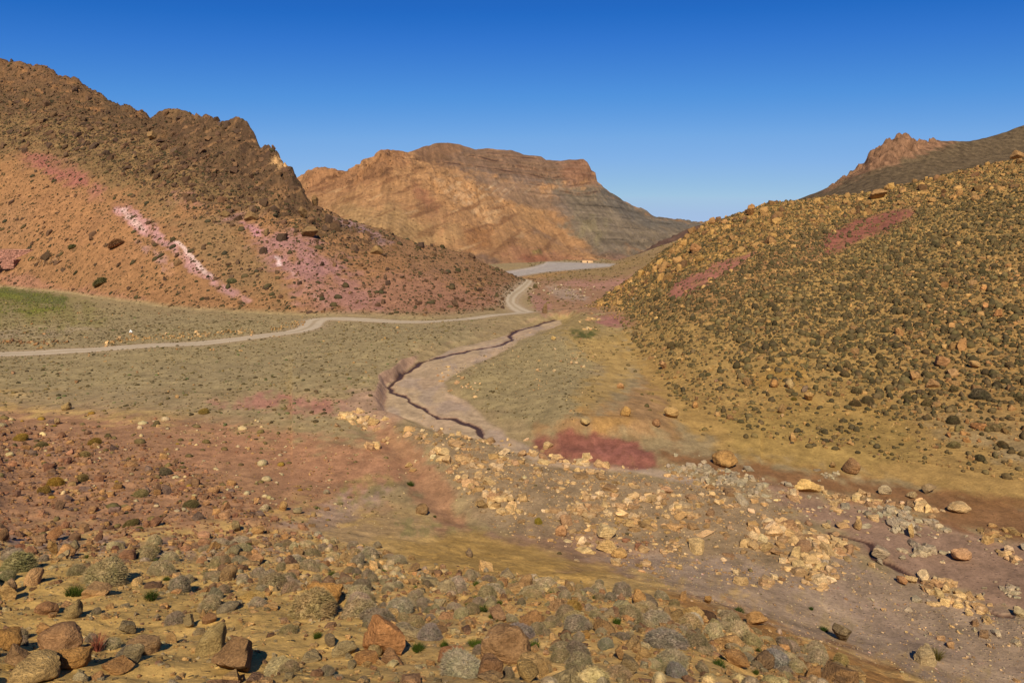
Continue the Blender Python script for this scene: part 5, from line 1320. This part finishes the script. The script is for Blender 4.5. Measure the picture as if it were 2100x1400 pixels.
def mk_shrub(bag, i, lbl):
    place('cushion_shrub', BSH_me[i % 6], bag.p[i], bag.w[i], bag.h[i], bag.c[i] * (1.0 if bag.p[i][1] < 42 else 1.7), float(rng.uniform(0, 6.28)), lbl, 'shrub', 'cushion shrubs ' + PLACE[bag.zn[i]], tilt=slope_tilt(bag.p[i], .7), depth=float(rng.uniform(.65, 1)), sink=.06)
def mk_tuft(bag, i, lbl):
    place('grass_tuft', TUF_me[i % 3], bag.p[i], bag.w[i], bag.h[i], bag.c[i], float(rng.uniform(0, 6.28)), lbl, 'grass tuft', 'green tufts ' + PLACE[bag.zn[i]], tilt=slope_tilt(bag.p[i], .7), sink=.02)
def tone_plant(c): return 'golden' if c[0] > 2.6 * c[2] else 'dark olive' if c.sum() < .3 else 'pale grey' if c.sum() > .62 else 'purple grey' if c[2] > .62 * c[0] else 'grey tan'
rock_word = lambda b, i: tone(b.c[i]) + (' angular rock' if (b.sh[i] == 'angular' or (b.sh[i] == 'mixed' and i % 3)) else ' rounded rock')
rr = singles(rocks, 300, {'word': rock_word, 'make': mk_rock}, 'rock')
rs = singles(shrubs, 280, {'word': lambda b, i: tone_plant(b.c[i]) + ' cushion shrub', 'make': mk_shrub}, 'shrub')
rt = singles(tufts, 90, {'word': lambda b, i: 'green grass tuft', 'make': mk_tuft}, 'tuft')

def merge(name, bag, sel, lib, mat, label, sink, smooth, kind='stuff', cat=None, tiltk=.6, fat=1.0):
    sel = np.nonzero(sel)[0]
    if len(sel) == 0: return
    P_ = bag.p[sel]; nrm = nat(P_[:, 0], P_[:, 1])
    app = bag.w[sel] * F / P_[:, 1]
    Vs, Ts, Cs, off = [], [], [], 0
    for j in range(len(sel)):
        pass
    lod = np.where(app > 12, 2, 1)
    print(name, label[:30], len(sel), int((lod == 2).sum()))
    tid = sel % len(lib[1])
    for L in (1, 2):
        for k in range(len(lib[1])):
            m = (lod == L) & (tid == k); n = m.sum()
            if n == 0: continue
            TV, TT = lib[L][k]
            a = rng.random(n) * 2 * np.pi; ca, sa = np.cos(a), np.sin(a)
            w_ = bag.w[sel][m]; h_ = bag.h[sel][m]; dp = rng.uniform(.6, 1, n)
            x = TV[None, :, 0] * w_[:, None]; y = TV[None, :, 1] * (w_ * dp)[:, None]; z = (TV[None, :, 2] * (1 + sink) - sink) * h_[:, None]
            xr = x * ca[:, None] - y * sa[:, None]; yr = x * sa[:, None] + y * ca[:, None]
            nn = nrm[m]
            z = z - (xr * (nn[:, 0] / nn[:, 2])[:, None] + yr * (nn[:, 1] / nn[:, 2])[:, None]) * tiltk
            V = np.stack([xr + P_[m][:, 0:1], yr + P_[m][:, 1:2], z + P_[m][:, 2:3]], -1).reshape(-1, 3)
            T = (TT[None] + (np.arange(n) * len(TV))[:, None, None]).reshape(-1, 3) + off
            Vs.append(V); Ts.append(T); Cs.append(np.repeat(bag.c[sel][m], len(TV), 0)); off += len(V)
    V = np.concatenate(Vs); T = np.concatenate(Ts); C = np.concatenate(Cs)
    return link(name, mesh_from(name, V, T, C, mat, smooth), label, cat, None, kind)
for z, lb in (('near_slope', 'small loose stones between the boulders of the near slope'), ('red_slope', 'red brown rubble covering the slope at the left'), ('golden_hill', 'tan stones strewn over the golden hill'),
              ('brown_hill', 'dark rubble strewn over the brown hill'), ('debris_fan', 'pale broken stones spread over the debris fan'), ('channel', 'grey stones heaped along the dry channel'), ('gravel', 'fine mixed gravel beside the dry channel'),
              ('terrace', 'pale stones on the olive terrace'), ('valley_floor', 'scattered stones on the valley floor'), ('stream_bed', 'small stones on the stream bed')):
    both = rr & (rocks.zn == z)
    angm = (rocks.sh == 'angular') | ((rocks.sh == 'mixed') & (np.arange(len(rocks.sh)) % 3 > 0))
    for m, lib in ((both & angm, ANG), (both & ~angm, RND)):
        merge('rubble', rocks, m, lib, stone_m, lb, .2, False)
for z, lb in (('golden_hill', 'countless olive cushion shrubs dotting the golden hill'), ('brown_hill', 'small dark shrubs dotting the brown hill'), ('valley_floor', 'low tufts of scrub on the valley floor'), ('terrace', 'low scrub on the olive terrace'),
              ('red_slope', 'small scrub on the red slope'), ('middle_rise', 'dark scrub on the rise in the middle of the valley'), ('near_slope', 'small cushion plants between the boulders'), ('debris_fan', 'small plants on the debris fan')):
    merge('shrubs', shrubs, rs & (shrubs.zn == z), {1: BSL, 2: BSL} if z == 'near_slope' else DOM, plant_m, lb, .06, True)
print('scatter', len(rocks.p), len(shrubs.p), len(tufts.p), time.time() - T0)

# ------------------------------------------------------------------ the ruin, the rubble walls, the far house, the twig plant
def boxes(name, bl, mat, colour, jitter=.02, parent=None, seed=0):
    """list of (centre, size) -> one mesh of slightly crooked blocks"""
    r = np.random.default_rng(seed); V, Q = [], []
    for c, s in bl:
        k = len(V)
        for dx, dy, dz in ((-1, -1, -1), (1, -1, -1), (1, 1, -1), (-1, 1, -1), (-1, -1, 1), (1, -1, 1), (1, 1, 1), (-1, 1, 1)):
            V.append([c[0] + dx * s[0] / 2 + r.normal() * jitter, c[1] + dy * s[1] / 2 + r.normal() * jitter, c[2] + dz * s[2] / 2 + r.normal() * jitter])
        Q += [[k + 3, k + 2, k + 1, k], [k + 4, k + 5, k + 6, k + 7], [k, k + 1, k + 5, k + 4], [k + 1, k + 2, k + 6, k + 5], [k + 2, k + 3, k + 7, k + 6], [k + 3, k, k + 4, k + 7]]
    cl = np.repeat(np.clip(lin(colour)[None] * (1 + .18 * r.normal(size=(len(bl), 1))), .02, .7), 8, 0)
    me = mesh_from(name, V, Q, cl, mat, False)
    return link(name, me, parent=parent)
def stones_in(x0, x1, y0, y1, z0, z1, sz, seed, gap=None):
    r = np.random.default_rng(seed); out = []; z = z0
    while z < z1:
        h = sz * r.uniform(.5, .8); x = x0 + r.uniform(-.1, 0)
        while x < x1:
            w_ = sz * r.uniform(.7, 1.5)
            if not (gap and gap[0] < x + w_ / 2 < gap[1] and z < gap[2]):
                out.append(((x + w_ / 2, (y0 + y1) / 2 + r.normal() * .04, z + h / 2), (w_ * .96, (y1 - y0) * r.uniform(.9, 1.1), h * .96)))
            x += w_
        z += h
    return out
rp = at([28], [551])[0]; u = rp[1] / F        # metres per photo pixel at the ruin
e = bpy.data.objects.new('stone_ruin', None); col.objects.link(e); e.location = rp
e['label'] = 'pink stone ruin of two stepped walls at the left edge'; e['category'] = 'ruin'
L_ = lambda a: (a - 28) * u
H_ = lambda b: (551 - b) * u
fr = stones_in(L_(-70), L_(27), -.5, .6, 0, H_(534), .7, 3, gap=(L_(-5), L_(4), H_(537)))
boxes('lower_wall', fr, stone_m, (158, 112, 94), .05, e, 4)
boxes('lower_side_wall', [((p[1] + L_(27), p[0] + 3.2, p[2]), (s[1], s[0], s[2])) for p, s in stones_in(-2.6, 2.6, -.5, .5, 0, H_(534), .7, 5)], stone_m, (136, 96, 80), .05, e, 6)
up = stones_in(L_(-70), L_(57), 5.4, 6.4, 0, H_(515), .7, 7)
boxes('upper_wall', up, stone_m, (160, 114, 96), .05, e, 8)
boxes('upper_side_wall', [((L_(57), p[0] + 9.4, p[2]), (1.0, s[0], s[2])) for p, s in stones_in(-3, 3, -.5, .5, 0, H_(515), .7, 9)], stone_m, (126, 90, 76), .05, e, 10)
boxes('roof', [((L_(-8), 9.0, H_(513)), (98 * u, 7.6, .45)), ((L_(8), 7.2, H_(516.5)), (84 * u, 3.2, .5))], stone_m, (150, 110, 90), .15, e, 11)
boxes('doorway_shade', [((L_(-1), 1.2, H_(544)), (8 * u, .3, 14 * u))], stone_m, (40, 28, 24), .02, e, 12)  # near-black panel behind the wall gap, painted shade for the dark recess
def stone_row(pts, n, wpx, label, colour, seed, spread=3.0, cat='wall', name='rubble_wall'):
    r = np.random.default_rng(seed); A = np.asarray(pts, float)
    seg = np.r_[0, np.cumsum(np.hypot(*np.diff(A, axis=0).T))]; t = np.sort(r.random(n)) * seg[-1]
    q = at(np.interp(t, seg, A[:, 0]), np.interp(t, seg, A[:, 1]) + r.normal(0, spread, n))
    w_ = wpx * q[:, 1] / F * r.uniform(.5, 1.4, n)
    b = Bag(); b.add(q, w_, .7 * r.uniform(.6, 1.3, n), tints(n, colour, .16), 'angular', 'valley_floor'); b.done()
    merge(name, b, np.ones(n, bool), ANG, stone_m, label, .1, False, None, cat)
stone_row([(-60, 698), (30, 702), (90, 706), (140, 703)], 110, 5.5, 'dark tumbled stone wall beside the track at the left edge', BRN + GRY, 1)
stone_row([(215, 706), (268, 696), (320, 692), (420, 688), (470, 683), (525, 680)], 150, 4.5, 'long low line of pale tumbled stones beside the track', TAN + PALE[:2], 2)
stone_row([(556, 676), (600, 668), (626, 662)], 40, 4, 'short scatter of wall stones at the bend of the track', TAN, 3)
stone_row([(62, 545), (90, 541), (118, 534)], 60, 5, 'dark rubble wall running right from the ruin', DARK + BRN, 4, 2)
stone_row([(60, 534), (104, 532)], 26, 4, 'thin row of stones behind the ruin', BRN, 5, 2)
wp = at([268], [682])[0]
place('marker_stone', ANG_me[2], wp, 6 * wp[1] / F, 6 * wp[1] / F, (.8, .8, .78), .3, 'white painted marker stone beside the track', 'stone')
hp = at([1203], [538])[0]
hp = np.array([(1203 - CX) / F * 428, 428, float(zat(np.array([(1203 - CX) / F * 428]), np.array([428.0]))[0])])
uh = 428 / F
he = bpy.data.objects.new('small_house', None); col.objects.link(he); he.location = hp; he['label'] = 'tiny pale house on the far gravel plain'; he['category'] = 'house'
boxes('wall', [((-1 * uh, 0, 2.6 * uh), (17 * uh, 3.5, 5.4 * uh))], stone_m, (206, 170, 128), .04, he, 21)
boxes('annex', [((10.2 * uh, .2, 1.8 * uh), (5 * uh, 3.0, 3.6 * uh))], stone_m, (196, 160, 120), .04, he, 22)
boxes('roof', [((-1 * uh, 0, 5.6 * uh), (18 * uh, 3.9, .6 * uh))], stone_m, (160, 126, 96), .03, he, 23)
boxes('door', [((1 * uh, -1.8, 1.6 * uh), (2.2 * uh, .12, 3.2 * uh))], stone_m, (70, 52, 40), .01, he, 24)
tw = tuft_shape(40, 130, .2, 1.5, .012, 1.0)
tp = at([200], [1334])[0]; ut = tp[1] / F
place('twig_bush', tmesh('twig_bush', tw, tuft_o, False), tp, 70 * ut, 50 * ut, lin((150, 84, 66)), .4, 'leafless red twig bush behind the smooth orange boulder', 'bush', sink=.02)
arch = tuft_shape(44, 260, .25, 1.8, .014, .8); apx = at([1922], [1352])[0]
place('trailing_plant', tmesh('trailing_plant', arch, tuft_o, False), apx, 56 * apx[1] / F, 34 * apx[1] / F, lin((104, 92, 46)), .2, 'arching olive plant over the triangular grey rock', 'plant', sink=.02)
# grass of the wet meadow
gb_ = sample(.8, poly=[(-400, 588), (0, 590), (80, 598), (140, 612), (130, 640), (60, 646), (-20, 640), (-400, 640)], feather=6)
gbag = Bag(); gbag.add(gb_, sizes(len(gb_), .25, .6), .35, tints(len(gb_), [(98, 98, 50), (116, 112, 52), (88, 90, 46)], .12), 'dome', 'valley_floor'); gbag.done()
merge('grass', gbag, np.ones(len(gb_), bool), {1: DOM[1], 2: DOM[1]}, tuft_m, 'green grass of the wet meadow at the left edge', .05, True)
print('objects', time.time() - T0)

# ------------------------------------------------------------------ light, sky, camera
ELEV, AZ = math.radians(41), math.radians(3.0)     # sun behind the viewer; shadows fall away along +Y, a touch to the right
sun = bpy.data.lights.new('sun', 'SUN'); sun.energy = 5.0; sun.angle = math.radians(0.53); sun.color = (1.0, 0.915, 0.75)
so = bpy.data.objects.new('sun', sun); col.objects.link(so)
dirv = Vector((math.sin(AZ) * math.cos(ELEV), math.cos(AZ) * math.cos(ELEV), -math.sin(ELEV)))
so.rotation_euler = dirv.to_track_quat('-Z', 'Y').to_euler(); so.location = (0, -50, 120)
w = bpy.data.worlds.new('World'); scene.world = w; w.use_nodes = True
t = w.node_tree; t.nodes.clear()
sk = t.nodes.new('ShaderNodeTexSky'); sk.sky_type = 'NISHITA'; sk.sun_disc = False
sk.sun_elevation = ELEV; sk.sun_rotation = math.pi + AZ; sk.altitude = 3000; sk.air_density = 1.0; sk.dust_density = 0.0; sk.ozone_density = 6.0
# the deep blue of a polarised mountain sky: tone curves over the sky model
sc1 = t.nodes.new('ShaderNodeVectorMath'); sc1.operation = 'SCALE'; sc1.inputs['Scale'].default_value = 0.1; t.links.new(sk.outputs[0], sc1.inputs[0])
cv = t.nodes.new('ShaderNodeRGBCurve'); t.links.new(sc1.outputs[0], cv.inputs['Color'])
for ch, pts in enumerate((((0, 0), (.1123, .0194), (.1333, .0415), (.1817, .093), (.2495, .190), (.3429, .267), (.5164, .384), (.7128, .39), (1, .42)),
                          ((0, 0), (.2189, .148), (.2603, .2), (.3429, .302), (.4615, .417), (.5923, .485), (.7831, .586), (.9128, .55), (1, .55)),
                          ((0, 0), (.4539, .553), (.5327, .655), (.6649, .751), (.804, .807), (.913, .83), (1, .80)))):
    c = cv.mapping.curves[ch]
    while len(c.points) < len(pts): c.points.new(.5, .5)
    for p_, (a_, b_) in zip(c.points, pts): p_.location = (a_, b_); p_.handle_type = 'VECTOR'
cv.mapping.update()
sc2 = t.nodes.new('ShaderNodeVectorMath'); sc2.operation = 'SCALE'; sc2.inputs['Scale'].default_value = 8.0; t.links.new(cv.outputs[0], sc2.inputs[0])
bg = t.nodes.new('ShaderNodeBackground'); bg.inputs[1].default_value = 0.1
ow = t.nodes.new('ShaderNodeOutputWorld'); t.links.new(sc2.outputs[0], bg.inputs[0]); t.links.new(bg.outputs[0], ow.inputs[0])
cam = bpy.data.cameras.new('camera'); cam.sensor_width = 36; cam.lens = 36 * F / 2100; cam.shift_y = -(700 - HY) / 2100; cam.clip_end = 60000; cam.clip_start = 0.1
co = bpy.data.objects.new('camera', cam); col.objects.link(co); co.location = (0, 0, ZC); co.rotation_euler = (math.pi / 2, 0, 0)
scene.camera = co
scene.view_settings.view_transform = 'Standard'; scene.view_settings.look = 'None'; scene.view_settings.exposure = 0.25; scene.view_settings.gamma = 1.0
print('done', time.time() - T0)
